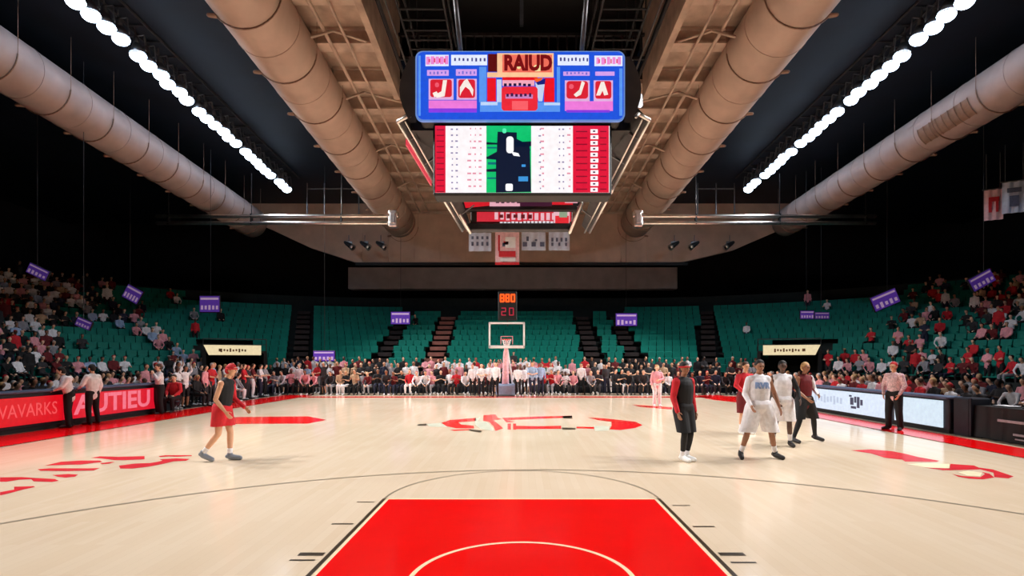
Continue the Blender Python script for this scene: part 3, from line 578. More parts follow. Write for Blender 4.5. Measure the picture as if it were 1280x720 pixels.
# aisles
def at_s(p, n, s): return p+n*s
AIS = []          # (kind, value, halfwidth)
FAR_AISLES = [(-9.2, .42, 'dark'), (-5.75, .5, 'red'), (4.75, .42, 'dark'), (7.4, .42, 'dark')]
def t_of_x(x): return L0+L1+(x-CXL)
AT = [(t_of_x(x), w, k) for x, w, k in FAR_AISLES if CXL < x < CXR]
AT += [(L0+L1*.777, .4, 'dark'), (LT-L4-L3*.8, .4, 'dark')]
names = {0: 'along the red board side', 1: 'in the curve near the red board', 2: 'in the far stand', 3: 'in the curve near the white board', 4: 'along the white board side'}
for t, w, k in AT:
    p, n, z = front(t); tg = Vector((-n.y, n.x, 0)); mb = MB()
    ww = w*(1.0 if z in (0, 2, 4) else 1.0)
    for i in range(11 if z == 2 else 12):
        for h in (0, 1):
            c = p+n*((i+.25+.5*h)*TREAD)+Vector((0, 0, Z0S+i*RISE+.01+h*RISE/2-(.0))); Rm = Matrix.Rotation(math.atan2(tg.y, tg.x), 3, 'Z')
            mb.box(c+Vector((0, 0, RISE/4*(h)-.02 if h else -.0)), (2*ww+.1, TREAD/2, .04+h*RISE/2), R=Rm)
    o = mb.build('aisle_stair', M['aisle_red' if k == 'red' else 'aisle']); origin(o, p+Vector((0, 0, Z0S)))
    lab = 'reddish brown stepped aisle climbing the far stand' if k == 'red' else 'dark stepped aisle %s%s' % (names[z], {0: ', nearer the camera' if t < 10 else '', 4: ', nearer the camera' if LT-t < 10 else '', 2: ', just past the basket' if p.x > 0 and p.x < 6 else (', last before the curve' if p.x < 0 else ', beyond the one past the basket')}.get(z, ''))
    tag(o, lab, 'stairs')
# portals
def find_t(u):
    best = min((abs(uv_of(front(t)[0])[0]-u), t) for t in [i*.05 for i in range(int(LT/.05))] if front(t)[0].y > 15); return best[1]
PORT = []
for u, side in ((296, 'near the red board'), (984, 'near the white board')):
    t = find_t(u); p, n, k = front(t); tg = Vector((-n.y, n.x, 0)); PORT.append((t, 1.5))
    face = Vector((p.x, p.y, 0)); d = Vector((-p.x, -p.y, 0)).normalized()  # faces the court's near end
    rz = math.atan2(d.y, d.x)+PI/2
    root = empty('tunnel_portal', face+n*.3, rz, 'dark tunnel entrance in the stand %s, under the cream sign' % side, 'tunnel')
    mb = MB()
    for sx in (-1, 1): mb.box((sx*1.55, 1.2, 1.15), (.18, 3.4, 2.3))
    mb.build('side_wall', M['black'], root); mb = MB(); mb.box((0, 1.2, 2.36), (3.25, 3.4, .12)); mb.build('roof_slab', M['black'], root)
    mb = MB(); mb.box((0, 2.8, 1.15), (3.1, .1, 2.3)); mb.build('end_wall', M['black'], root)
    mb = MB(); mb.tube([(-1.6, -.4, 2.42), (-1.6, -.4, 3.1), (1.6, -.4, 3.1), (1.6, -.4, 2.42)], .025, 6); mb.tube([(-1.6, -.4, 2.78), (1.6, -.4, 2.78)], .015, 6); mb.build('guard_rail', M['darkmetal'], root)
    sg = empty('tunnel_sign', face+n*.3+Vector((d.x*.56, d.y*.56, 2.18)), rz, 'cream lit sign over the tunnel entrance %s' % side, 'sign')
    sl = -1 if p.x < 0 else 1; w = 1.32; mb = MB()
    mb.poly([(-w-(.25 if sl < 0 else 0), -.05, .56), (w+(.25 if sl > 0 else 0), -.05, .56), (w, -.05, 0), (-w, -.05, 0)], .1, (0, 1, 0)); mb.build('panel', M['cream'], sg)
    mb = MB(); 
    for i, x in enumerate(np.linspace(-.7, .5, 9)): mb.box((x, -.06, .26+.02*(i % 2)), (.09, .02, .12 if i % 3 else .2))
    mb.box((.75*sl, -.06, .28), (.16, .02, .16)); mb.build('lettering', mat('brown_sign_ink', (140, 100, 60), .6) if sl < 0 else bpy.data.materials['brown_sign_ink'], sg)
# ---------------------------------------------------------------- seats
SEATM = MB()
def seat_shape(mb, M4, detail=True):
    m = MB()
    m.box((0, -.02, .42), (.49, .42, .05), bev=.02 if detail else 0); m.box((0, .2, .66), (.49, .045, .46), R=Matrix.Rotation(-.16, 3, 'X'), bev=.02 if detail else 0)
    if detail:
        m.box((0, .1, .2), (.06, .08, .42)); m.box((0, .1, .01), (.2, .2, .02))
        for s in (-1, 1): m.box((s*.235, .02, .58), (.03, .32, .03))
    mb.add([M4 @ Vector(q) for q in m.v], m.f)
mb = MB(); seat_shape(mb, Matrix.Identity(4)); SEAT_ME = mb.build('stadium_seat', M['seat']); seat_data = SEAT_ME.data; bpy.data.objects.remove(SEAT_ME)
SP = []            # seat positions: (pos, rz, row, zone, t)
for i in range(ROWS):
    s = (i+.55)*TREAD; t = .4
    while t < LT-.4:
        p, n, k = front(t); step = .52*shrink(k, s)
        sw = shrink(k, s)
        ok = all(abs(t-a) > (w+.27)*sw for a, w, _ in AT) and not (i < 5 and any(abs(t-a) < (w+.2)*shrink(front(a)[2], s) for a, w in PORT))
        if ok and not (k == 2 and i > 10) and not (k in (1, 3) and i > 11 and abs(p.x) < 17):
            q = p+n*s+Vector((0, 0, Z0S+i*RISE)); SP.append((q, math.atan2(n.y, n.x)-PI/2, i, k, t))
        t += step
def inview(q, m=14):
    if q.y < 1: return False
    u, v = uv_of(q+Vector((0, 0, .8))); return -m < u < 1280+m and v > 200 and v < 760
SPV = [x for x in SP if inview(x[0])]
if 'FIG' not in globals():
    pass
# ---------------------------------------------------------------- people
def V(*a): return Vector(a)
SKIN, HAIR, TOP, BOT, SHOE = 0, 1, 2, 3, 4
def stand(H=1.85, **kw):
    J = dict(head=V(0, .03, 1.735), neck=V(0, .0, 1.56), chest=V(0, 0, 1.36), pelvis=V(0, 0, 1.0), shL=V(-.185, 0, 1.49), shR=V(.185, 0, 1.49), elL=V(-.25, -.02, 1.2), elR=V(.25, -.02, 1.2), wrL=V(-.26, .08, .96), wrR=V(.26, .08, .96),
             hiL=V(-.095, 0, .96), hiR=V(.095, 0, .96), knL=V(-.11, .03, .52), knR=V(.11, .03, .52), anL=V(-.12, -.02, .09), anR=V(.12, -.02, .09), toL=V(-.14, .17, .035), toR=V(.14, .17, .035), look=V(0, 1, 0))
    J.update(kw); k = H/1.86
    return {a: (b*k if a != 'look' else b) for a, b in J.items()}
def sit(H=1.75, **kw):
    J = dict(head=V(0, .06, 1.24), neck=V(0, .02, 1.07), chest=V(0, .0, .87), pelvis=V(0, 0, .54), shL=V(-.18, .01, 1.0), shR=V(.18, .01, 1.0), elL=V(-.24, .08, .74), elR=V(.24, .08, .74), wrL=V(-.12, .32, .62), wrR=V(.12, .32, .62),
             hiL=V(-.1, .02, .52), hiR=V(.1, .02, .52), knL=V(-.13, .46, .5), knR=V(.13, .46, .5), anL=V(-.13, .42, .09), anR=V(.13, .42, .09), toL=V(-.15, .6, .035), toR=V(.15, .6, .035), look=V(0, 1, 0))
    J.update(kw); return J
def side_of(J):                      # unit vector from the left to the right shoulder
    return (J['shR']-J['shL']).normalized()
def hand_prims(J, s, curl=.5):
    w, e = J['wr'+s], J['el'+s]; f = (w-e).normalized(); sd = side_of(J)*(-1 if s == 'L' else 1)
    pn = (sd - f*sd.dot(f)); pn = pn.normalized() if pn.length > .1 else V(0, 0, 1)          # back of the hand faces outward
    th = f.cross(pn); th = th if th.y > 0 or th.z > .5 else -th                                    # thumb side forward
    out = [(w, w+f*.085, .028, .034, .55, th)]
    for i, L in enumerate((.072, .082, .076, .06)):
        b = w+f*.095+th*(.029-.0195*i); d1 = (f-pn*.25*curl).normalized(); d2 = (f-pn*1.3*curl).normalized()
        out += [(b, b+d1*L*.55, .0095, .009, 1, None), (b+d1*L*.55, b+d1*L*.55+d2*L*.5, .009, .0078, 1, None)]
    b = w+f*.03+th*.026; d1 = (f*.7+th*.75-pn*.2).normalized(); d2 = (f*.9+th*.25-pn*.3).normalized()
    out += [(b, b+d1*.045, .0115, .0105, 1, None), (b+d1*.045, b+d1*.045+d2*.032, .0105, .009, 1, None)]
    return out
def body_prims(J, hands=True, bulk=1.0, curl=.5):
    """[(a, b, ra, rb, flat, side, tag)]"""
    sd = side_of(J); P_ = []; A = lambda a, b, r0, r1, flat, side, tg: P_.append((a, b, r0*bulk, r1*bulk, flat, side, tg))
    A(J['pelvis']-sd*.04, J['pelvis']+sd*.04, .115, .115, 1, V(0, 0, 1), BOT); A(J['pelvis'], J['chest'], .135, .165, .66, sd, TOP); A(J['chest'], J['chest'].lerp(J['neck'], .45), .165, .14, .62, sd, TOP)
    A(J['shL'], J['shR'], .062, .062, 1, None, TOP); A(J['chest'].lerp(J['neck'], .4), J['neck'], .10, .058, .8, sd, TOP); A(J['neck'], J['neck'].lerp(J['head'], .55), .055, .052, 1, sd, SKIN)
    hd, lk = J['head'], J['look'].normalized(); up = (J['head']-J['neck']).normalized()
    A(hd+up*.035-lk*.012, hd+up*.04-lk*.012, .086, .086, 1, None, HAIR); A(hd+lk*.02-up*.01, hd+lk*.02+up*.02, .074, .078, 1, None, SKIN); A(hd+lk*.035-up*.065, hd+lk*.03-up*.02, .048, .066, 1, None, SKIN)
    if hands:
        hs = lk.cross(up); A(hd+lk*.095+up*.0, hd+lk*.108-up*.022, .011, .015, 1, None, SKIN); A(hd+hs*.082-up*.02-lk*.005, hd+hs*.084+up*.012-lk*.012, .011, .014, 1, None, SKIN); A(hd-hs*.082-up*.02-lk*.005, hd-hs*.084+up*.012-lk*.012, .011, .014, 1, None, SKIN)
        A(hd+lk*.088+up*.02-hs*.03, hd+lk*.088+up*.02+hs*.03, .012, .012, 1, None, SKIN); A(hd+lk*.086-up*.052-hs*.014, hd+lk*.086-up*.052+hs*.014, .012, .012, 1, None, SKIN)
    for s in 'LR':
        A(J['sh'+s], J['el'+s], .052, .041, 1, None, TOP+10); A(J['el'+s], J['el'+s].lerp(J['wr'+s], .35), .041, .041, 1, None, SKIN+20); A(J['el'+s].lerp(J['wr'+s], .35), J['wr'+s], .041, .027, 1, None, SKIN+20)
        A(J['hi'+s], J['kn'+s], .093, .056, 1, None, BOT); A(J['kn'+s], J['kn'+s].lerp(J['an'+s], .32), .055, .058, 1, None, BOT+30); A(J['kn'+s].lerp(J['an'+s], .32), J['an'+s], .058, .036, 1, None, BOT+30)
        A(J['an'+s]+V(0, 0, -.035), J['to'+s], .045, .036, .8, V(0, 0, 1), SHOE)
        if hands: P_.extend([(*q[:2], q[2], q[3], q[4], q[5], SKIN) for q in hand_prims(J, s, curl)])
        else:
            f = (J['wr'+s]-J['el'+s]).normalized(); A(J['wr'+s], J['wr'+s]+f*.13, .032, .03, .6, None, SKIN)
    return P_
def remesh(prims, voxel, n=12, smooth=2, m=4):
    mb = MB()
    for a, b, r0, r1, flat, side, *_ in prims:
        if (b-a).length < 1e-4: b = a+V(0, 0, .001)
        mb.cap(a, b, r0, r1, n, m, flat, side)
    me = bpy.data.meshes.new('r'); me.from_pydata(mb.v, [], mb.f); ob = bpy.data.objects.new('r', me); COL.objects.link(ob)
    md = ob.modifiers.new('r', 'REMESH'); md.mode = 'VOXEL'; md.voxel_size = voxel; md.use_smooth_shade = True
    if smooth: sm = ob.modifiers.new('s', 'SMOOTH'); sm.iterations = smooth; sm.factor = .5
    bpy.context.view_layer.update(); dg = bpy.context.evaluated_depsgraph_get(); out = bpy.data.meshes.new_from_object(ob.evaluated_get(dg))
    bpy.data.objects.remove(ob); bpy.data.meshes.remove(me); return out
def classify(me, prims, fold):
    n = len(me.polygons); C = np.empty(n*3); me.polygons.foreach_get('center', C); C = C.reshape(-1, 3); best = np.full(n, 1e9); tg = np.zeros(n, int)
    for a, b, r0, r1, flat, side, t in prims:
        a_, d = np.array(a), np.array(b-a); L2 = max(d@d, 1e-8); q = np.clip(((C-a_)@d)/L2, 0, 1); dist = np.linalg.norm(C-a_-q[:, None]*d, axis=1)-(r0+(r1-r0)*q)
        k = dist < best; best[k] = dist[k]; tg[k] = t
    me.polygons.foreach_set('material_index', fold[tg].astype(np.int32)); me.update()
def folder(sleeves, shorts):
    f = np.arange(64); f[TOP+10] = TOP if sleeves else SKIN; f[SKIN+20] = TOP if sleeves == 2 else SKIN; f[BOT+30] = SKIN if shorts else BOT; return f
def person_mesh(J, voxel, sleeves=2, shorts=False, hands=False, bulk=1.05, n=10):
    pr = body_prims(J, hands, bulk); me = remesh(pr, voxel, n, 1, 3)
    for _ in range(5): me.materials.append(cloth['white'])
    classify(me, pr, folder(sleeves, shorts)); return me
skin_tones = [mat('skin_tone_%d' % i, c, .55, 0, .06, 12) for i, c in enumerate([(236, 190, 160), (216, 164, 132), (150, 104, 78), (84, 58, 46)])]
hair_cols = [('dark', mat('dark_hair', (22, 18, 16), .7)), ('brown', mat('brown_hair', (70, 46, 32), .7)), ('fair', mat('fair_hair', (190, 150, 100), .7)), ('grey', mat('grey_hair', (170, 168, 166), .7)), ('red-capped', mat('red_cap_cloth', (190, 24, 34), .7))]
cloth = {k: mat(k.replace(' ', '_')+'_cloth', c, .8, 0, .12, 14) for k, c in {'white': (236, 234, 238), 'black': (16, 16, 20), 'red': (200, 26, 40), 'dark red': (104, 16, 24), 'pink': (232, 158, 168), 'grey': (150, 150, 158), 'navy': (28, 34, 60), 'pale blue': (156, 180, 214), 'teal': (30, 110, 110), 'tan': (196, 162, 130), 'charcoal': (48, 46, 50)}.items()}
shoes = [M['rubber'], cloth['white']]
# low-detail spectators: shared meshes, colours set per person
def fanmesh(J, v, sl, sh): return person_mesh(J, v, sl, sh)
POSES = {
 'sitting': [sit(), sit(elL=V(-.27, .12, .78), wrL=V(-.1, .3, .85), elR=V(.27, .12, .78), wrR=V(.1, .3, .85)), sit(chest=V(.03, .08, .86), neck=V(.04, .16, 1.04), head=V(.05, .22, 1.2), shL=V(-.14, .13, .99), shR=V(.22, .13, .99), elL=V(-.2, .3, .74), elR=V(.28, .3, .74), wrL=V(-.06, .42, .58), wrR=V(.14, .42, .58))],
 'standing': [stand(1.75), stand(1.75, elL=V(-.26, .1, 1.24), wrL=V(-.05, .24, 1.2), elR=V(.26, .1, 1.24), wrR=V(.05, .24, 1.2)), stand(1.75, elR=V(.3, .05, 1.62), wrR=V(.22, .08, 1.86), elL=V(-.3, .05, 1.62), wrL=V(-.22, .08, 1.86))]}
FAN = {k: [fanmesh(J, .03, [2, 1, 2][i], k == 'standing' and i == 2) for i, J in enumerate(v)] for k, v in POSES.items()}
FANLOW = {k: [fanmesh(J, .055, [2, 1, 2][i], False) for i, J in enumerate(v)] for k, v in POSES.items()}
rc = random.Random(11)
def wpick(d): 
    r = rc.random()*sum(d.values())
    for k, w in d.items():
        r -= w
        if r <= 0: return k
    return k
MIX_L = {'white': 5, 'black': 4, 'grey': 1.5, 'pink': 2.6, 'dark red': 1.4, 'navy': 1, 'red': .8, 'pale blue': 1.2, 'tan': .6, 'charcoal': 1.5}
MIX_R = {'white': 3, 'black': 2.4, 'grey': .8, 'pink': 3.6, 'dark red': 2, 'red': 2.6, 'charcoal': 1.5, 'navy': .5, 'tan': .6}
MIX_MID = {'white': 5, 'pink': 3, 'red': 1.4, 'black': 1.6, 'dark red': 1}
MIX_DARK = {'black': 5, 'charcoal': 3, 'white': 1.2, 'dark red': .8, 'navy': 1, 'tan': .6, 'grey': .6}
# candidates
CAND = []   # (pos, rz, pose, mix, zone text, weight distance)
def occ(u, v):
    if u < 652:
        if v > 445 and u < 262: return .97
        if u < 78 and v > 330: return .93
        if u < 140 and 335 < v < 398: return .85*(1-(u-78)/120)
        a = 372+(u-125)*(80/130)                       # the slanting line of people
        if 118 < u < 262 and abs(v-a) < 9: return .85
        if u < 215 and v > 398: return .06
        if u < 262 and v > a: return .55
        return .07 if u < 300 else .012
    if v > 441 and u > 1008: return .97
    if u > 1215 and 338 < v < 414: return .6
    if 1130 < u <= 1215 and 345 < v < 405: return .33
    a = 448-(u-1065)*(52/130)
    if 1060 < u < 1200 and abs(v-a) < 8: return .75
    if u > 1000 and v < 437: return .07
    if u > 1008: return .4
    return .012
TAKEN = set()
for idx, (q, rz, row, k, t) in enumerate(SPV):
    u, v = uv_of(q+V(0, 0, 1.15))
    if rc.random() < occ(u, v):
        TAKEN.add(idx); side = 'behind the red board' if k == 0 else ('behind the white board' if k in (3, 4) else 'in the far stand')
        if k in (1, 3): side = 'in curved stand near red board' if k == 1 else 'in curved stand near white board'
        lvl = ['front row', 'second row', 'third row', 'fourth row', 'fifth row', 'sixth row', 'seventh row', 'eighth row', 'ninth row', 'tenth row', 'eleventh row', 'twelfth row', 'thirteenth row', 'back row'][row]
        pose = 'standing' if rc.random() < .12 else 'sitting'
        CAND.append((q, rz+PI+rc.uniform(-.3, .3), pose, MIX_L if q.x < 0 else MIX_R, (lvl, side), q.length*(1.0 if row < 3 else 1.12), row == 0 or row > 3))
# courtside people on floor level: benches along the far baseline and beside both corners
BEN = []
def bench(a, b, rz, label, group):
    L = (b-a).length; root = empty('bench', (a+b)/2, rz, label, 'bench', group)
    mb = MB(); mb.box((0, 0, .44), (L, .34, .05), bev=.01); mb.build('seat', M['casing'], root)
    for s in (-1, 1): mb = MB(); mb.box((s*(L/2-.15), 0, .21), (.06, .3, .42)); mb.build('leg', M['darkmetal'], root)
x = -14.2; i = 0
while x < 13.6:
    xe = min(x+3.4, 13.8); 
    bench(V(x, 29.9, 0), V(xe, 29.9, 0), 0, 'low dark bench along the far baseline, under the seated row', 'benches along the far baseline')
    x += 3.5
for row, (y, z, xs) in enumerate(((29.8, 0, .43), (31.0, .0, .43), (31.9, .32, .43))):
    x = -14.3
    while x < 13.8:
        u, _ = uv_of((x, y, 1)); mix = MIX_MID if 505 < u < 735 else (MIX_DARK if (430 < u <= 505 or 735 <= u < 985) else MIX_L)
        zone = ('around the basket' if 560 < u < 720 else 'toward red board' if u <= 560 and u > 400 else 'in red board corner' if u <= 400 else 'toward white board' if u < 900 else 'in white board corner')
        pose = 'sitting' if row == 0 else 'standing'
        zz = z if row < 2 else .32
        if (row < 1 or rc.random() < .92) and not (row == 0 and abs(x+.78) < .8):
            CAND.append((V(x+rc.uniform(-.08, .08), y+rc.uniform(-.1, .1), zz), PI+rc.uniform(-.4, .4), pose if not (row == 0 and rc.random() < .12) else 'standing', mix, (['front line', 'second line', 'third line'][row], 'at far baseline '+zone), y*(.72 if row == 0 else .86 if row == 1 else 1.1), True))
        x += xs
# a low step the third line stands on
mb = MB(); mb.box((-.3, 32.0, .16), (28.6, .7, .32), bev=.02); tag(mb.build('standing_riser', M['casing']), 'low dark step along the far baseline under the back line of people', 'riser')
for s, u0, u1, mix, zone in ((-1, 228, 345, MIX_L, 'on floor past the red board'),):
    for row in range(3):
        y = 21.0
        while y < 29:
            x = -13.35-.75*row; CAND.append((V(x+rc.uniform(-.1, .1), y, 0), -PI/2+rc.uniform(-.3, .3), 'standing' if rc.random() < .55 else 'sitting', mix, (['nearest line', 'middle line', 'rear line'][row], zone), y*.9+row*3, True)); y += .62
# rows on the floor behind both boards
for s, X0, ya, yb, mix, zone in ((-1, -14.3, 8.0, 20.5, MIX_L, 'just behind the red board'), (-1, -15.8, 9, 28, MIX_L, 'between red board and stand'), (-1, -18.2, 14, 29, MIX_L, 'at foot of stand near red board'), (1, 12.1, 14.2, 27, MIX_R, 'just behind the white board'), (1, 13.9, 13, 29, MIX_R, 'between white board and stand'), (1, 16.2, 13, 29, MIX_R, 'at foot of stand near white board')):
    y = ya
    while y < yb:
        if zone: CAND.append((V(X0+rc.uniform(-.08, .08), y, 0), -s*PI/2*-1 if False else (PI/2 if s > 0 else -PI/2)+rc.uniform(-.3, .3), 'sitting', mix, ('floor row', zone), y*.95, True)); y += .56
def clear_hero(q): return not any((q-h).length < .45 for h in HEROPOS)
HEROPOS = []
for x, y in ((-2.1, 28.3), (-1.7, 28.75), (-1.35, 28.2), (-.2, 28.3), (.15, 28.7), (.55, 28.25), (-2.6, 28.8), (1.0, 28.8)):
    CAND.append((V(x, y, 0), PI+rc.uniform(-.4, .4), 'standing', {'white': 4, 'pale blue': 1}, ('waiting', 'in front of the far basket'), y*.6, True))
CAND = [c for c in CAND if inview(c[0], 8)]
# spectators: the 285 that show largest are things, all others one crowd
CAND.sort(key=lambda c: c[5])
used_labels = {}
rowseat = []
NP = 285
proto_me = None
for i, (q, rz, pose, mix, zone, w, lr) in enumerate(CAND[:NP]):
    var = rc.randrange(3) if pose == 'sitting' else (rc.randrange(2) if rc.random() < .93 else 2)
    top = wpick(mix); bot = wpick({'black': 5, 'navy': 2, 'grey': 1, 'charcoal': 2, 'white': .6}); hk, hm = hair_cols[rc.choices(range(5), [6, 4, 2, 1, 1.4])[0]]
    o = bpy.data.objects.new('spectator', FAN[pose][var]); COL.objects.link(o); o.location = q; o.rotation_euler = (0, 0, rz); sc_ = rc.uniform(.93, 1.05); o.scale = (sc_, sc_, sc_)
    if pose == 'sitting' and sc_ != 1: o.location.z = q.z
    for k, m in enumerate((rc.choices(skin_tones, [5, 4, 2, 1])[0], hm, cloth[top], cloth[bot], rc.choice(shoes))):
        o.material_slots[k].link = 'OBJECT'; o.material_slots[k].material = m
    lab = '%s person in %s top %s, %s %s' % (hk if hk == 'red-capped' else hk+'-haired', top, pose, zone[0], zone[1])
    tag(o, lab, 'person', 'spectators '+zone[1])
# the rest of the crowd in one object
mats_all = skin_tones+[h for _, h in hair_cols]+list(cloth.values())+[M['rubber']]; mi_of = {m.name: i for i, m in enumerate(mats_all)}
def arrays(me):
    co = np.empty(len(me.vertices)*3); me.vertices.foreach_get('co', co); fv = [tuple(p.vertices) for p in me.polygons]; mi = np.empty(len(me.polygons), np.int32); me.polygons.foreach_get('material_index', mi)
    return co.reshape(-1, 3), fv, mi
LOWA = {k: [arrays(m) for m in v] for k, v in FANLOW.items()}
VS, FS, MI, off = [], [], [], 0
for (q, rz, pose, mix, zone, w, lr) in CAND[NP:]:
    co, fv, mi = LOWA[pose][rc.randrange(3 if pose == 'sitting' else 2)]; c, s = math.cos(rz), math.sin(rz); sc_ = rc.uniform(.93, 1.05)
    X = co*sc_; VS.append(np.stack([X[:, 0]*c-X[:, 1]*s+q.x, X[:, 0]*s+X[:, 1]*c+q.y, X[:, 2]+q.z], 1)); FS += [tuple(i+off for i in f) for f in fv]
    ch = [mi_of[rc.choices(skin_tones, [5, 4, 2, 1])[0].name], mi_of[hair_cols[rc.choices(range(5), [6, 4, 2, 1, 1.4])[0]][1].name], mi_of[cloth[wpick(mix)].name], mi_of[cloth[wpick({'black': 5, 'navy': 2, 'charcoal': 2})].name], mi_of[M['rubber'].name]]
    MI.append(np.array(ch)[mi]); off += len(co)
me = bpy.data.meshes.new('crowd'); me.from_pydata(np.concatenate(VS).tolist(), [], FS)
for m in mats_all: me.materials.append(m)
me.polygons.foreach_set('material_index', np.concatenate(MI).astype(np.int32)); me.update()
o = bpy.data.objects.new('crowd', me); COL.objects.link(o); tag(o, 'distant spectators filling the stands behind the nearer ones', 'crowd', kind='stuff')
print('CROWD', len(CAND), 'faces', len(FS))
# ---------------------------------------------------------------- empty seats
free = [x for i, x in enumerate(SPV) if i not in TAKEN]
free.sort(key=lambda x: x[0].length*(1 if x[3] != 2 else .9))
NS = 300; words_row = ['front', 'second', 'third', 'fourth', 'fifth', 'sixth', 'seventh', 'eighth', 'ninth', 'tenth', 'eleventh', 'twelfth', 'thirteenth', 'back']
zn = {0: 'behind the red board', 1: 'in the curve near the red board', 2: 'in the far stand', 3: 'in the curve near the white board', 4: 'behind the white board'}
for q, rz, row, k, t in free[:NS]:
    o = bpy.data.objects.new('stadium_seat', seat_data); COL.objects.link(o); o.location = q; o.rotation_euler = (0, 0, rz)
    lab = 'empty green plastic seat in the %s row %s' % (words_row[row], zn[k]); tag(o, lab, 'seat', 'green seats in the %s row %s' % (words_row[row], zn[k]))
mb = MB()
rest = free[NS:]+[SPV[i] for i in sorted(TAKEN)]
cs = MB(); seat_shape(cs, Matrix.Identity(4), False)
for q, rz, row, k, t in rest: M4 = Matrix.Translation(q) @ Matrix.Rotation(rz, 4, 'Z'); mb.add([M4 @ Vector(v) for v in cs.v], cs.f)
tag(mb.build('stadium_seating', M['seat']), 'farther rows of green plastic seats around the bowl', 'seats', kind='stuff')
# ---------------------------------------------------------------- advertising boards
def board(name, label, A, Bp, H, panels, thick=.35, color=None):
    """A, Bp: floor points of the court-side face, left to right as seen from the court."""
    d = (Bp-A).normalized(); L = (Bp-A).length; root = empty('advertising_board', A, math.atan2(d.y, d.x), label, 'board')
    mb = MB(); mb.box((L/2, thick/2+.02, H/2+.05), (L, thick, H-.1), bev=.02); mb.build('casing', M['casing'], root)
    mb = MB(); mb.box((L/2, thick/2-.02, H+.03), (L+.02, thick+.1, .07), bev=.02); mb.build('top_pad', bpy.data.materials.get('slate_pad') or mat('slate_pad', (76, 92, 122), .6), root)
    mb = MB(); mb.box((L/2, thick/2, .05), (L-.1, thick-.1, .1)); mb.build('base', M['rubber'], root)
    for x0, x1, z0, z1, col, st, text, tcol, ts, bold in panels:
        mb = MB(); mb.box(((x0+x1)/2, 0, (z0+z1)/2), (x1-x0, .05, z1-z0), bev=.005); p = mb.build('screen', E(col, st), root)
        if text:
            t = text_mb(text, ts, ((x0+x1)/2, -.03, (z0+z1)/2), depth=.006, bold=bold, sx=1.0)
            xs = [v[0] for v in t.v]; w = max(xs)-min(xs); f = (x1-x0)*.82/w; cx = (x0+x1)/2
            t.v = [(cx+(v[0]-cx)*f, v[1], v[2]) for v in t.v]; t.build('lettering', E(tcol, st), p)
    return root
A, Bp = V(-13.12, 8.0, 0), V(-12.95, 19.4, 0)
LL = 11.4
rb = board('b', 'long red lit advertising board with pale letters along the sideline', A, Bp, 1.03, [(.1, 5.3, .2, .92, (228, 14, 30), .92, None, None, 0, 0), (5.34, 7.4, .2, .92, (228, 14, 30), .92, 'VAVARKS', (250, 84, 88), .5, .0), (7.45, LL-.1, .2, .92, (226, 20, 44), .92, 'AUTIEU', (255, 120, 140), .78, .02)])
A, Bp = V(10.95, 20.7, 0), V(10.95, 13.95, 0)
wb = board('b', 'white lit advertising board with a small dark emblem along the opposite sideline', A, Bp, .9, [(.12, 4.55, .14, .84, (216, 230, 246), 1.05, None, None, 0, 0), (4.75, 6.55, .14, .84, (214, 232, 246), 1.0, None, None, 0, 0)])
p = [o for o in COL.objects if o.parent == wb and o.name.startswith('screen')][0]
mb = MB()
for x0, z0, x1, z1 in ((2.62, .42, 2.8, .66), (2.84, .5, 2.95, .7), (2.98, .34, 3.12, .7), (2.66, .3, 2.94, .38), (3.16, .44, 3.28, .62), (2.56, .68, 2.7, .74)): mb.box(((x0+x1)/2, -.03, (z0+z1)/2), (x1-x0, .008, z1-z0), bev=.002)
mb.build('emblem', E((56, 66, 96), .8), p)
mb = MB()
for i in range(9): mb.box((.5+i*.2, -.03, .5+.02*(i % 2)), (.12, .008, .2 if i % 3 else .3), bev=.002)
mb.build('lettering', E((190, 204, 226), 1.0), p)
mb = MB(); mb.box((0, 0, .48), (.55, .5, .96), bev=.03); mb.box((-.25, -.28, .5), (.04, .04, .92)); o = mb.build('end_cabinet', M['casing'], None); o.location = (11.27, 13.62, 0); tag(o, 'dark upright cabinet at the near end of the white board', 'cabinet')
# ---------------------------------------------------------------- press table
pt = empty('press_table', (11.55, 11.1, 0), 0, 'long press table under a black drape with white writing beside the sideline', 'table')
mb = MB(); mb.box((0, 0, .76), (.8, 4.6, .05), bev=.01); mb.build('table_top', M['vinyl'], pt)
mb = MB(); n = 60
A_ = [V(-.41-.02*math.sin(i*1.1), -2.3+4.6*i/n, .79) for i in range(n+1)]; B_ = [V(-.44-.035*math.sin(i*1.1), -2.3+4.6*i/n, .03) for i in range(n+1)]; mb.strip(A_, B_); mb.strip([p+V(.02, 0, 0) for p in B_], [p+V(.02, 0, 0) for p in A_]); dr = mb.build('drape', M['vinyl'], pt, smooth=True)
mb = MB()
for (y, z, w, h) in ((.9, .22, .5, .05), (.55, .16, .2, .12), (.3, .2, .12, .18), (.08, .17, .16, .14), (.75, .12, .7, .03), (1.2, .5, .7, .06), (.5, .48, .4, .05), (-.6, .3, .3, .14), (-1.0, .24, .2, .2)): mb.box((-.485, y, z), (.01, w, h), bev=.003)
mb.build('writing', cloth['grey'], dr)
for s in (-1, 1):
    for t in (-1, 1): mb = MB(); mb.rod((t*.34, s*2.15, 0), (t*.34, s*2.15, .74), .02); mb.build('leg', M['darkmetal'], pt)
def laptop(p, rz, lab):
    root = empty('laptop', p, rz, lab, 'laptop'); mb = MB(); mb.box((0, 0, .012), (.34, .24, .02), bev=.004); mb.build('keyboard_base', M['darkmetal'], root); mb = MB(); mb.box((0, -.15, .12), (.34, .015, .22), R=Matrix.Rotation(.25, 3, 'X'), bev=.003); mb.build('lid', M['grey'], root)
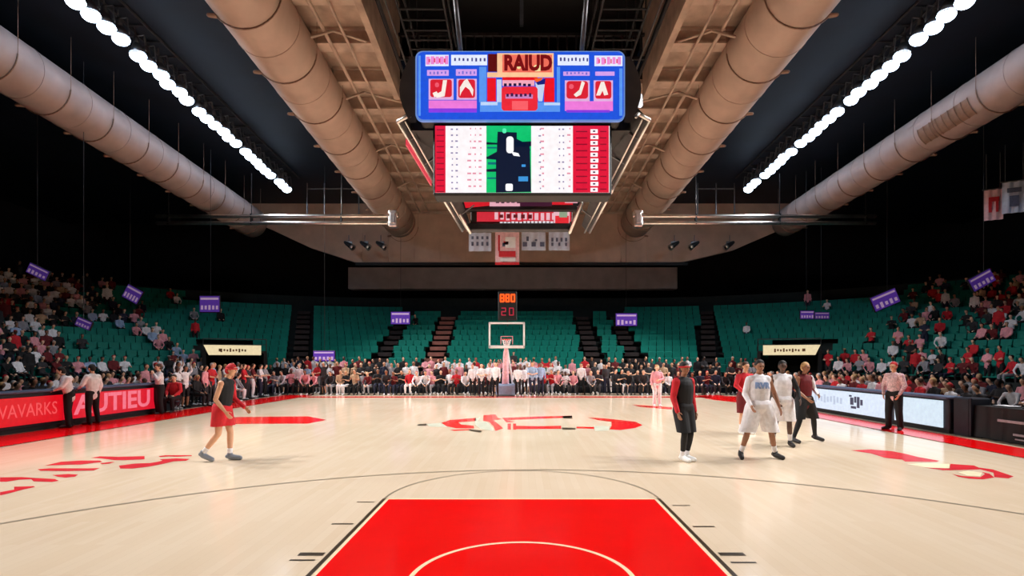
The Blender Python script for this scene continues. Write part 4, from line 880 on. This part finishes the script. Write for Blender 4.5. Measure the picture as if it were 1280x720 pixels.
laptop(V(11.5, 12.2, .79), PI/2, 'grey open laptop on the press table in front of the person in white'); laptop(V(11.5, 10.6, .79), PI/2, 'grey open laptop on the press table near the people in red')
for k, (y, c, lab) in enumerate(((12.9, 'white', 'white sheet of paper at the far end of the press table'), (11.7, 'pale blue', 'crumpled pale blue cloth in the middle of the press table'), (11.25, 'white', 'white programme lying beyond the laptop near the people in red'))):
    mb = MB(); rr = random.Random(k); n = 7; g = [[V(-.16+.32*i/n+rr.uniform(-.01, .01), -.2+.4*j/n, .03+(.0 if c == 'white' and k == 0 else .07*rr.random())) for i in range(n+1)] for j in range(n+1)]
    fl_ = [v for r in g for v in r]; N = n+1; mb.add(fl_+[V(v.x, v.y, 0) for v in fl_], [(j*N+i, j*N+i+1, (j+1)*N+i+1, (j+1)*N+i) for i in range(n) for j in range(n)]+[(N*N+j*N+i, N*N+(j+1)*N+i, N*N+(j+1)*N+i+1, N*N+j*N+i+1) for i in range(n) for j in range(n)]+[(i, N*N+i, N*N+i+1, i+1) for i in range(n)]+[((n*N)+i, n*N+i+1, N*N+n*N+i+1, N*N+n*N+i) for i in range(n)])
    o = mb.build('paper' if c == 'white' else 'cloth_bundle', cloth[c], smooth=True); o.location = (11.5, y, .79); tag(o, lab, 'paper' if c == 'white' else 'cloth')
# ---------------------------------------------------------------- basket at the far end
hp = empty('basketball_hoop', (-.75, 28.6, 0), 0, 'far basket with white framed backboard on a padded pink and white post', 'basketball hoop'); hx = 0
bbx = (633.5-CX)/F*28.2-(-.75)
mb = MB(); w, z0, z1 = .93, 2.52, 3.85; yb = -.4
mb.box((bbx, yb, z1-.04), (2*w, .06, .1), bev=.01); mb.box((bbx, yb, z0+.06), (2*w, .06, .15), bev=.01)
for s in (-1, 1): mb.box((bbx+s*(w-.04), yb, (z0+z1)/2), (.09, .06, z1-z0), bev=.01)
mb.build('backboard_frame', M['white'], hp)
g = bpy.data.materials.new('clear_glass'); g.use_nodes = True; bs = g.node_tree.nodes['Principled BSDF']; bs.inputs['Transmission Weight'].default_value = 1; bs.inputs['Roughness'].default_value = .02; bs.inputs['IOR'].default_value = 1.02; bs.inputs['Base Color'].default_value = (.9, .95, .95, 1)
mb = MB(); mb.box((bbx, yb, (z0+z1)/2), (2*w-.16, .015, z1-z0-.2)); mb.build('glass_pane', g, hp)
mb = MB(); mb.tube([V(bbx-.3, yb-.035, 2.72), V(bbx-.3, yb-.035, 3.12), V(bbx+.3, yb-.035, 3.12), V(bbx+.3, yb-.035, 2.72)], .02, 6); mb.build('target_square', cloth['pink'], hp)
mb = MB(); rc_ = V(bbx, yb-.38, 2.95); mb.tube([rc_+V(.23*math.cos(a), .23*math.sin(a), 0) for a in np.linspace(0, 2*PI, 20)[:-1]], .022, 6, True); mb.box((bbx, yb-.08, 2.93), (.16, .16, .1)); rim = mb.build('rim', M['orange'], hp, smooth=True)
mb = MB()
for i in range(12):
    for sgn in (1, -1):
        pts = [rc_+V((.23-.09*min(1, k/3))*math.cos(2*PI*i/12+sgn*k*.26), (.23-.09*min(1, k/3))*math.sin(2*PI*i/12+sgn*k*.26), -.1*k) for k in range(5)]; mb.tube(pts, .008, 4)
mb.build('net', M['net'], rim)
mb = MB(); mb.cap((bbx-.1, .45, .35), (bbx-.06, yb+.3, 2.3), .2, .13, 12, 3); mb.cap((bbx-.06, yb+.3, 2.3), (bbx, yb+.05, 2.9), .11, .08, 10, 2); mb.build('padded_arm', M['pad'], hp, smooth=True)
mb = MB(); mb.cap((bbx+.3, .6, .6), (bbx+.02, yb+.3, 2.45), .06, .05, 8, 2); mb.build('brace', M['white'], hp, smooth=True)
mb = MB(); mb.box((bbx-.05, .45, .32), (1.1, .9, .6), bev=.08); mb.build('base_pad', cloth['pale blue'], hp)
sc = empty('shot_clock', (-.73, 28.3, 3.95), 0, 'shot clock with glowing orange and red digits above the far backboard', 'clock')
mb = MB(); mb.box((0, 0, .75), (.98, .2, 1.5), bev=.03); mb.build('case', M['black'], sc); mb = MB(); mb.rod((0, .05, -.3), (0, .05, .1), .03); mb.build('bracket', M['darkmetal'], sc)
mb = MB()
SEG = {'0': 'abcdef', '1': 'bc', '2': 'abged', '3': 'abgcd', '4': 'fgbc', '5': 'afgcd', '6': 'afgecd', '7': 'abc', '8': 'abcdefg', '9': 'abfgcd'}
def seg7(mb, ch, x, z, w, h, t, y=-.11):
    Q = dict(a=(x, z+h, w, t), g=(x, z+h/2, w, t), d=(x, z, w, t), f=(x-w/2, z+h*.75, t, h/2), b=(x+w/2, z+h*.75, t, h/2), e=(x-w/2, z+h*.25, t, h/2), c=(x+w/2, z+h*.25, t, h/2))
    for s in SEG[ch]: X, Z, W, H_ = Q[s]; mb.box((X, y, Z), (W+t*.6 if W > t else W, .02, H_ if H_ > t else t), bev=.004)
for i, ch in enumerate('880'): seg7(mb, ch, -.28+.28*i, .98, .16, .36, .085)
mb.build('game_digits', E((255, 84, 24), 1.6), sc)
mb = MB(); seg7(mb, '2', -.2, .28, .2, .36, .05); seg7(mb, '0', .2, .28, .2, .36, .05); mb.build('shot_digits', E((210, 40, 70), .75), sc)
# ---------------------------------------------------------------- small purple screens round the bowl
def monitor(u0, v0, u1, v1, D, lab, rz=0, tilt=0, st=.8, seed=0):
    a, b = P(u0, v0, D), P(u1, v1, D); w, h = b.x-a.x, a.z-b.z; root = empty('display_screen', ((a.x+b.x)/2, D, b.z), rz, lab, 'screen')
    T = Matrix.Rotation(tilt, 3, 'Y'); mb = MB(); mb.box(T @ V(0, .06, h/2), (w, .1, h), R=T, bev=.02); mb.build('case', M['black'], root)
    mb = MB(); mb.box(T @ V(0, 0, h/2), (w*.94, .02, h*.9), R=T); st *= .7; sc_ = mb.build('panel', E((112, 66, 190), round(st, 2)), root)
    rr = random.Random(seed); mb = MB()
    for i in range(5): mb.box(T @ V(-w*.36+w*.18*i, -.015, h*.3), (w*.1, .01, h*rr.uniform(.2, .36)), R=T)
    mb.box(T @ V(0, -.015, h*.8), (w*.86, .01, h*.12), R=T); mb.build('graphic', E((236, 196, 240), st), sc_)
    mb = MB(); mb.rod((0, .1, h*.9), (0, .1, 15.3-KZ*D-b.z), .012); mb.build('hanging_rod', M['darkmetal'], root)
monitor(488, 389, 513, 406, 40, 'purple screen hanging over the far stand between the basket and the red board side', st=.9, seed=1)
monitor(769, 391, 797, 408, 40, 'purple screen hanging over the far stand between the basket and the white board side', st=.9, seed=2)
monitor(391, 438, 419, 452, 32.2, 'lit pink and white screen low at the front of the stand beyond the corner', st=1.1, seed=3)
monitor(249, 369, 275, 391, 30, 'purple screen over the curve of the stand above the cream sign near the red board', st=.5, seed=4)
monitor(150, 357, 172, 376, 29, 'tilted purple screen over the stand behind the red board', tilt=.5, st=.35, seed=5)
monitor(30, 332, 58, 346, 22, 'purple screen highest over the crowd behind the red board', tilt=.45, st=.3, seed=6)
monitor(92, 398, 112, 410, 22, 'small bluish screen amid the crowd behind the red board', tilt=.4, st=.3, seed=7)
monitor(1093, 364, 1128, 384, 30, 'tilted purple screen over the stand behind the white board, middle one', tilt=-.4, st=.45, seed=8)
monitor(1216, 340, 1248, 358, 23, 'tilted grey purple screen highest over the crowd behind the white board', tilt=-.5, st=.3, seed=9)
monitor(1000, 388, 1018, 399, 33, 'small purple screen over the curve near the white board', st=.45, seed=10)
monitor(1018, 390, 1037, 399, 32.5, 'small dim screen beside the small purple one over the curve', st=.3, seed=11)
# ---------------------------------------------------------------- players and staff in detail
eye_m = mat('dark_eye', (18, 12, 10), .3); lip_m = mat('lip', (150, 80, 74), .5); sneaker_w = mat('white_sneaker', (236, 236, 234), .5); sneaker_g = mat('grey_sneaker', (120, 128, 140), .5); sneaker_b = mat('black_sneaker', (26, 24, 26), .5)
def hero(name, label, loc, rz, J, skin, hair, garments, shoe, H=1.86, curl=.5, beard=False, cat='person'):
    root = empty(name, loc, rz, label, cat); pr = body_prims(J, True, 1.0, curl); me = remesh(pr, .0095, 12, 1)
    me.materials.clear(); me.materials.append(skin); me.polygons.foreach_set('material_index', np.zeros(len(me.polygons), np.int32)); b = bpy.data.objects.new('body', me); COL.objects.link(b); b.parent = root
    hd, lk = J['head'], J['look'].normalized(); up = (J['head']-J['neck']).normalized(); hs = lk.cross(up)
    hp_ = [(hd+up*.05-lk*.02, hd+up*.052-lk*.02, .092, .092, 1, None), (hd-lk*.04+up*.0, hd-lk*.035+up*.03, .078, .086, 1, None)]
    def part(nm, prims, m, vox=.012, parent=root):
        q = remesh(prims, vox, 14, 2); q.materials.clear(); q.materials.append(m); o = bpy.data.objects.new(nm, q); COL.objects.link(o); o.parent = parent; return o
    part('hair', hp_, hair)
    mb = MB()
    for s in (-1, 1): mb.cap(hd+lk*.094+up*.003+hs*.03*s, hd+lk*.096+up*.003+hs*.032*s, .010, .010, 8, 3)
    mb.build('eyes', eye_m, root, smooth=True)
    mb = MB(); mb.cap(hd+lk*.098-up*.052-hs*.018, hd+lk*.098-up*.052+hs*.018, .006, .006, 8, 2); mb.build('mouth', lip_m, root, smooth=True)
    sd = side_of(J)
    for g_ in garments:
        kind, m = g_[0], g_[1]; e = g_[2] if len(g_) > 2 else .016
        if kind in ('jersey', 'shirt'):
            q = [(J['pelvis']+V(0, 0, -.06), J['chest'], .142+e, .168+e, .72, sd), (J['chest'], J['chest'].lerp(J['neck'], .45), .168+e, .142+e*.5, .66, sd), (J['shL'].lerp(J['shR'], .1), J['shL'].lerp(J['shR'], .9), .064+e*.4, .064+e*.4, 1, None)]
            if kind == 'shirt':
                for s in 'LR': q += [(J['sh'+s], J['el'+s], .058+e*.7, .05+e*.5, 1, None), (J['el'+s], J['el'+s].lerp(J['wr'+s], .92), .05+e*.5, .034+e*.3, 1, None)]
            o = part(kind, q, m)
            if len(g_) > 3:                            # lettering wrapped on the chest
                body, tm, size, face = g_[3]; t = text_mb(body, size, V(0, 0, 0), depth=.004, bold=.01); fs = face; c = J['chest']; out = []
                for v in t.v: x = max(-.15, min(.15, v[0])); out.append((c.x+fs*x, c.y+fs*-1*(-.0)+(-fs)*-(.128+e)*math.sqrt(max(.05, 1-(x/.2)**2))*-1*-1 if False else c.y-fs*-1*0+(1 if fs < 0 else -1)*((.125+e)*math.sqrt(max(.05, 1-(x/.22)**2))+.004), c.z+v[2]+.02))
                t.v = out; t.build('lettering', tm, o)
        elif kind == 'sleeve':
            for s in g_[3]: part('sleeve', [(J['sh'+s], J['el'+s], .066+e*.3, .046+e*.3, 1, None), (J['el'+s], J['wr'+s], .046+e*.3, .031+e*.3, 1, None)], m)
        elif kind == 'shorts':
            q = [(J['pelvis']-sd*.05, J['pelvis']+sd*.05, .128+e, .128+e, .95, V(0, 0, 1)), (J['pelvis']+V(0, 0, .02), J['pelvis']+V(0, 0, .06), .14+e, .14+e, .75, sd)]
            for s in 'LR': q += [(J['hi'+s], J['kn'+s].lerp(J['an'+s], .12), .105+e, .082+e*1.2, 1, None)]
            o = part('shorts', q, m); bm = bmesh.new(); bm.from_mesh(o.data); hz = min(J['knL'].z, J['knR'].z)+(g_[3] if len(g_) > 3 else .03); bmesh.ops.bisect_plane(bm, geom=bm.verts[:]+bm.edges[:]+bm.faces[:], plane_co=(0, 0, hz), plane_no=(0, 0, 1), clear_inner=True); bm.to_mesh(o.data); bm.free()
        elif kind == 'trousers':
            q = [(J['pelvis']-sd*.05, J['pelvis']+sd*.05, .12+e, .12+e, .9, V(0, 0, 1)), (J['pelvis']+V(0, 0, .0), J['pelvis']+V(0, 0, .05), .138+e, .138+e, .74, sd)]
            for s in 'LR': q += [(J['hi'+s], J['kn'+s], .098+e, .066+e, 1, None), (J['kn'+s], J['an'+s]+V(0, 0, .0), .066+e, .052+e, 1, None)]
            part('trousers', q, m)
        elif kind == 'leggings':
            for s in 'LR': part('leggings', [(J['hi'+s], J['kn'+s], .097, .061, 1, None), (J['kn'+s], J['kn'+s].lerp(J['an'+s], .32), .061, .062, 1, None), (J['kn'+s].lerp(J['an'+s], .32), J['an'+s]+(J['kn'+s]-J['an'+s])*.22, .062, .046, 1, None)], m)
        elif kind == 'socks':
            for s in 'LR': part('sock', [(J['kn'+s].lerp(J['an'+s], g_[3]), J['an'+s], .05, .043, 1, None)], m)
        elif kind == 'headband':
            n = 18; mb = MB(); c = hd+up*.035; mb.tube([c+(lk*math.cos(a)*.098-lk*.012)+hs*math.sin(a)*.092 for a in np.linspace(0, 2*PI, n+1)[:-1]], .016, 6, True); mb.build('headband', m, root, smooth=True)
    for s in 'LR':
        an, to = J['an'+s], J['to'+s]; q = [(an+V(0, 0, .02), an+V(0, 0, -.03), .05, .055, 1, None), (an+V(0, 0, -.035), to, .055, .045, .95, V(0, 0, 1)), (an-(to-an)*.25+V(0, 0, -.045), an, .04, .04, 1, None)]
        part('shoe', q, shoe, .012)
    return root
red, dkred, blk, wht, pnk = cloth['red'], cloth['dark red'], cloth['black'], cloth['white'], cloth['pink']
# walking player by the thin line
hero('basketball_player', 'player in black and red uniform walking alone on the red board side', V(-5.62, 10.25, 0), -PI/2,
     stand(1.84, head=V(0, .15, 1.72), neck=V(0, .07, 1.55), chest=V(0, .03, 1.36), pelvis=V(0, -.02, 1.0), shL=V(-.18, .06, 1.48), shR=V(.18, .06, 1.48), elR=V(.23, -.02, 1.18), wrR=V(.2, .14, .96), elL=V(-.23, .08, 1.18), wrL=V(-.2, .3, 1.0),
           hiL=V(-.09, -.02, .96), hiR=V(.09, -.02, .96), knL=V(-.1, .08, .54), anL=V(-.1, .07, .1), toL=V(-.11, .26, .04), knR=V(.1, -.04, .53), anR=V(.1, -.33, .16), toR=V(.1, -.16, .045)),
     skin_tones[1], hair_cols[4][1], [('jersey', blk, .035), ('shorts', red, .03, .14), ('sleeve', red, .016, 'L'), ('headband', red), ('socks', wht, .01, .75)], sneaker_g)
# player in red and black long sleeves right of centre
hero('basketball_player', 'player in black uniform with long red sleeves and white shoes nearest the centre logo', V(3.05, 10.25, 0), PI+.5,
     stand(1.86, pelvis=V(0, 0, 1.0), chest=V(-.01, .02, 1.36), elL=V(-.25, -.03, 1.2), wrL=V(-.27, .02, .93), elR=V(.24, -.02, 1.2), wrR=V(.25, .1, .95), knL=V(-.05, .13, .53), anL=V(-.08, -.0, .1), toL=V(-.1, .18, .04), knR=V(.13, .16, .54), anR=V(.05, .02, .1), toR=V(.06, .2, .04), hiL=V(-.09, 0, .96), hiR=V(.09, 0, .96)),
     skin_tones[2], hair_cols[0][1], [('jersey', blk, .03), ('shorts', blk, .035), ('sleeve', red, .045, 'LR'), ('leggings', blk), ('socks', wht, .01, .55), ('headband', red)], sneaker_w)
# big white player
ink = cloth['grey']
hero('basketball_player', 'player in long white uniform standing with legs apart, nearer of the white pair', V(4.58, 10.5, 0), PI,
     stand(1.9, pelvis=V(0, 0, .99), elL=V(-.3, 0, 1.22), wrL=V(-.33, .12, .98), elR=V(.28, .02, 1.22), wrR=V(.24, .2, 1.02), hiL=V(-.1, 0, .95), hiR=V(.1, 0, .95), knL=V(-.21, .04, .53), knR=V(.22, .04, .53), anL=V(-.32, -.03, .1), anR=V(.33, -.03, .1), toL=V(-.38, .15, .04), toR=V(.38, .15, .04)),
     skin_tones[2], hair_cols[0][1], [('jersey', wht, .05, ('RVR', cloth['pale blue'], .15, -1)), ('shorts', wht, .06, -.02), ('sleeve', wht, .016, 'R'), ('socks', wht, .01, .7)], sneaker_b)
hero('basketball_player', 'player in white uniform with one dark sleeve, behind the nearest white player', V(5.75, 12.0, 0), PI-.2,
     stand(1.88, pelvis=V(0, 0, .99), elL=V(-.3, .04, 1.24), wrL=V(-.3, .2, 1.05), elR=V(.26, .02, 1.22), wrR=V(.16, .22, 1.0), knL=V(-.13, .05, .53), knR=V(.14, .05, .53), anL=V(-.16, 0, .1), anR=V(.2, 0, .1), toL=V(-.18, .18, .04), toR=V(.22, .18, .04)),
     skin_tones[3], hair_cols[0][1], [('jersey', wht, .04), ('shorts', wht, .05), ('sleeve', blk, .016, 'L'), ('socks', wht, .01, .6)], sneaker_b)
hero('basketball_player', 'player in black and dark red uniform striding between the white pair and the white board', V(6.55, 12.6, 0), PI+.35,
     stand(1.84, pelvis=V(0, 0, .98), elL=V(-.27, .04, 1.22), wrL=V(-.14, .25, 1.12), elR=V(.27, .02, 1.22), wrR=V(.18, .22, 1.05), hiL=V(-.1, 0, .94), hiR=V(.1, 0, .94), knL=V(-.24, .04, .54), knR=V(.2, .05, .52), anL=V(-.36, -.03, .13), anR=V(.3, -.03, .1), toL=V(-.42, .13, .05), toR=V(.32, .15, .04)),
     skin_tones[2], hair_cols[2][1], [('jersey', dkred, .03), ('shorts', blk, .04), ('leggings', blk), ('sleeve', wht, .016, 'L'), ('socks', blk, .01, .6)], sneaker_b)
hero('basketball_player', 'player in red shirt mostly hidden behind the white pair', V(5.75, 14.0, 0), PI+.2, stand(1.85, elR=V(.3, .06, 1.26), wrR=V(.2, .22, 1.1)), skin_tones[1], hair_cols[1][1], [('shirt', red, .016), ('shorts', dkred, .03), ('socks', wht, .01, .5)], sneaker_w)
hero('person', 'person in pink and white standing far down the court near its end', V(5.55, 22.3, 0), PI, stand(1.68, elL=V(-.26, .1, 1.24), wrL=V(-.05, .24, 1.2)), skin_tones[0], hair_cols[2][1], [('shirt', pnk, .016), ('trousers', wht, .012)], sneaker_w)
# staff on the red board side
hero('person', 'person in white shirt and black trousers leaning over the red board', V(-12.78, 15.35, 0), PI/2+.5,
     stand(1.72, pelvis=V(0, -.03, 1.0), chest=V(0, .07, 1.36), neck=V(0, .12, 1.55), head=V(0, .18, 1.71), elL=V(-.26, .12, 1.24), wrL=V(-.16, .34, 1.14), elR=V(.26, .12, 1.24), wrR=V(.16, .34, 1.14), knL=V(-.18, .0, .52), anL=V(-.28, -.05, .1), toL=V(-.3, .13, .04)), skin_tones[0], hair_cols[0][1], [('shirt', wht, .02), ('trousers', blk, .012)], sneaker_b)
hero('person', 'person in white shirt standing upright beside the one leaning over the red board', V(-12.62, 16.0, 0), PI/2-.2,
     stand(1.76, elL=V(-.26, .08, 1.24), wrL=V(-.2, .3, 1.14), knR=V(.16, .06, .52), anR=V(.2, .02, .1), toR=V(.22, .2, .04)), skin_tones[1], hair_cols[0][1], [('shirt', wht, .02), ('trousers', blk, .012)], sneaker_b)
hero('person', 'person in white shirt and black trousers standing at far end of red board', V(-12.72, 19.1, 0), PI/2+.9,
     stand(1.75, elL=V(-.24, .14, 1.3), wrL=V(-.1, .2, 1.5), elR=V(.24, .14, 1.3), wrR=V(.1, .2, 1.5)), skin_tones[0], hair_cols[1][1], [('shirt', wht, .018), ('trousers', blk, .04)], sneaker_b)
hero('person', 'person in red shirt sitting on a stool just past the end of the red board', V(-12.75, 20.0, 0), PI+.1, sit(elL=V(-.26, .1, .76), wrL=V(-.14, .34, .6)), skin_tones[0], hair_cols[1][1], [('shirt', red, .02), ('trousers', blk, .012)], sneaker_b)
st = empty('stool', (-12.75, 20.02, 0), 0, 'small dark stool under the person in red past the red board', 'stool'); mb = MB(); mb.cap((0, 0, .36), (0, 0, .385), .16, .16, 16, 2); mb.build('seat', M['casing'], st)
for a in range(4): mb = MB(); mb.rod((.1*math.cos(a*PI/2+.78), .1*math.sin(a*PI/2+.78), .36), (.16*math.cos(a*PI/2+.78), .16*math.sin(a*PI/2+.78), 0), .014, 6); mb.build('leg', M['darkmetal'], st)
# official on the white board side
pat = mat('pink_white_patterned_cloth', (226, 190, 196), .8, 0, .35, 30)
hero('person', 'person in black trousers and pale patterned shirt standing in front of the white board', V(10.1, 14.75, 0), PI/2-.9+.9+.5,
     stand(1.84, elL=V(-.27, .0, 1.22), wrL=V(-.2, .14, .98), elR=V(.27, .0, 1.22), wrR=V(.2, .14, .98), knL=V(-.13, .02, .52), anL=V(-.15, -.02, .1), toL=V(-.2, .17, .04), knR=V(.13, .02, .52), anR=V(.15, -.02, .1), toR=V(.2, .17, .04)), skin_tones[1], hair_cols[4][1], [('shirt', pat, .018), ('trousers', blk, .025)], sneaker_b)
# people at the press table
def chair(loc, rz, lab, group=None):
    c = empty('folding_chair', loc, rz, lab, 'chair', group); mb = MB(); mb.box((0, 0, .44), (.42, .4, .04), bev=.01); mb.build('seat', M['vinyl'], c); mb = MB(); mb.box((0, -.2, .78), (.42, .03, .26), bev=.01); mb.build('backrest', M['vinyl'], c)
    for s in (-1, 1):
        mb = MB(); mb.rod((s*.2, -.2, .9), (s*.2, .18, 0), .012, 6); mb.build('leg', M['darkmetal'], c); mb = MB(); mb.rod((s*.19, .16, .44), (s*.19, -.24, 0), .012, 6); mb.build('leg', M['darkmetal'], c)
PT = [(12.35, 12.75, wht, 'heavy person in white shirt sitting behind the far end of the press table', hair_cols[4][1], .05, 'white'), (12.3, 11.55, blk, 'person in black shirt sitting behind the middle of the press table', hair_cols[0][1], .02, 'black'),
      (12.4, 10.85, red, 'person in bright red shirt sitting behind the press table, farther of the two in red', hair_cols[1][1], .02, 'red'), (12.25, 10.1, red, 'person in red shirt leaning on the press table, nearer of the two in red', hair_cols[0][1], .02, 'red')]
for x, y, m, lab, hr, e, cn in PT:
    hero('person', lab, V(x, y, 0), PI/2+random.uniform(-.2, .3), sit(elL=V(-.27, .2, .84), wrL=V(-.16, .42, .86), elR=V(.27, .2, .84), wrR=V(.16, .42, .86)), skin_tones[0], hr, [('shirt', m, e), ('trousers', blk, .012)], sneaker_b)
    chair(V(x+.05, y, 0), PI/2, 'dark folding chair under the %s at the press table' % {'white': 'heavy person in white', 'black': 'person in black shirt'}.get(cn, 'person in bright red' if 'bright' in lab else 'nearer person in red'))
hero('person', 'person in dark suit standing behind the press table against the stand', V(12.42, 12.1+.05, 0), PI/2+.2, stand(1.8), skin_tones[1], hair_cols[0][1], [('shirt', cloth['charcoal'], .02), ('trousers', blk, .012)], sneaker_b)
w = bpy.data.worlds.new('world'); SC.world = w; w.use_nodes = True; bg = w.node_tree.nodes['Background']; bg.inputs[0].default_value = (.5, .6, 1, 1); bg.inputs[1].default_value = .004
SC.view_settings.view_transform = 'Standard'; SC.view_settings.look = 'None'; SC.view_settings.exposure = EXPO; SC.view_settings.gamma = 1; SC.view_settings.use_curve_mapping = False
SC.cycles.max_bounces = 6; SC.cycles.diffuse_bounces = 4; SC.cycles.glossy_bounces = 3; SC.cycles.sample_clamp_indirect = 4.0; SC.cycles.caustics_reflective = False; SC.cycles.caustics_refractive = False
SC.cycles.use_denoising = True
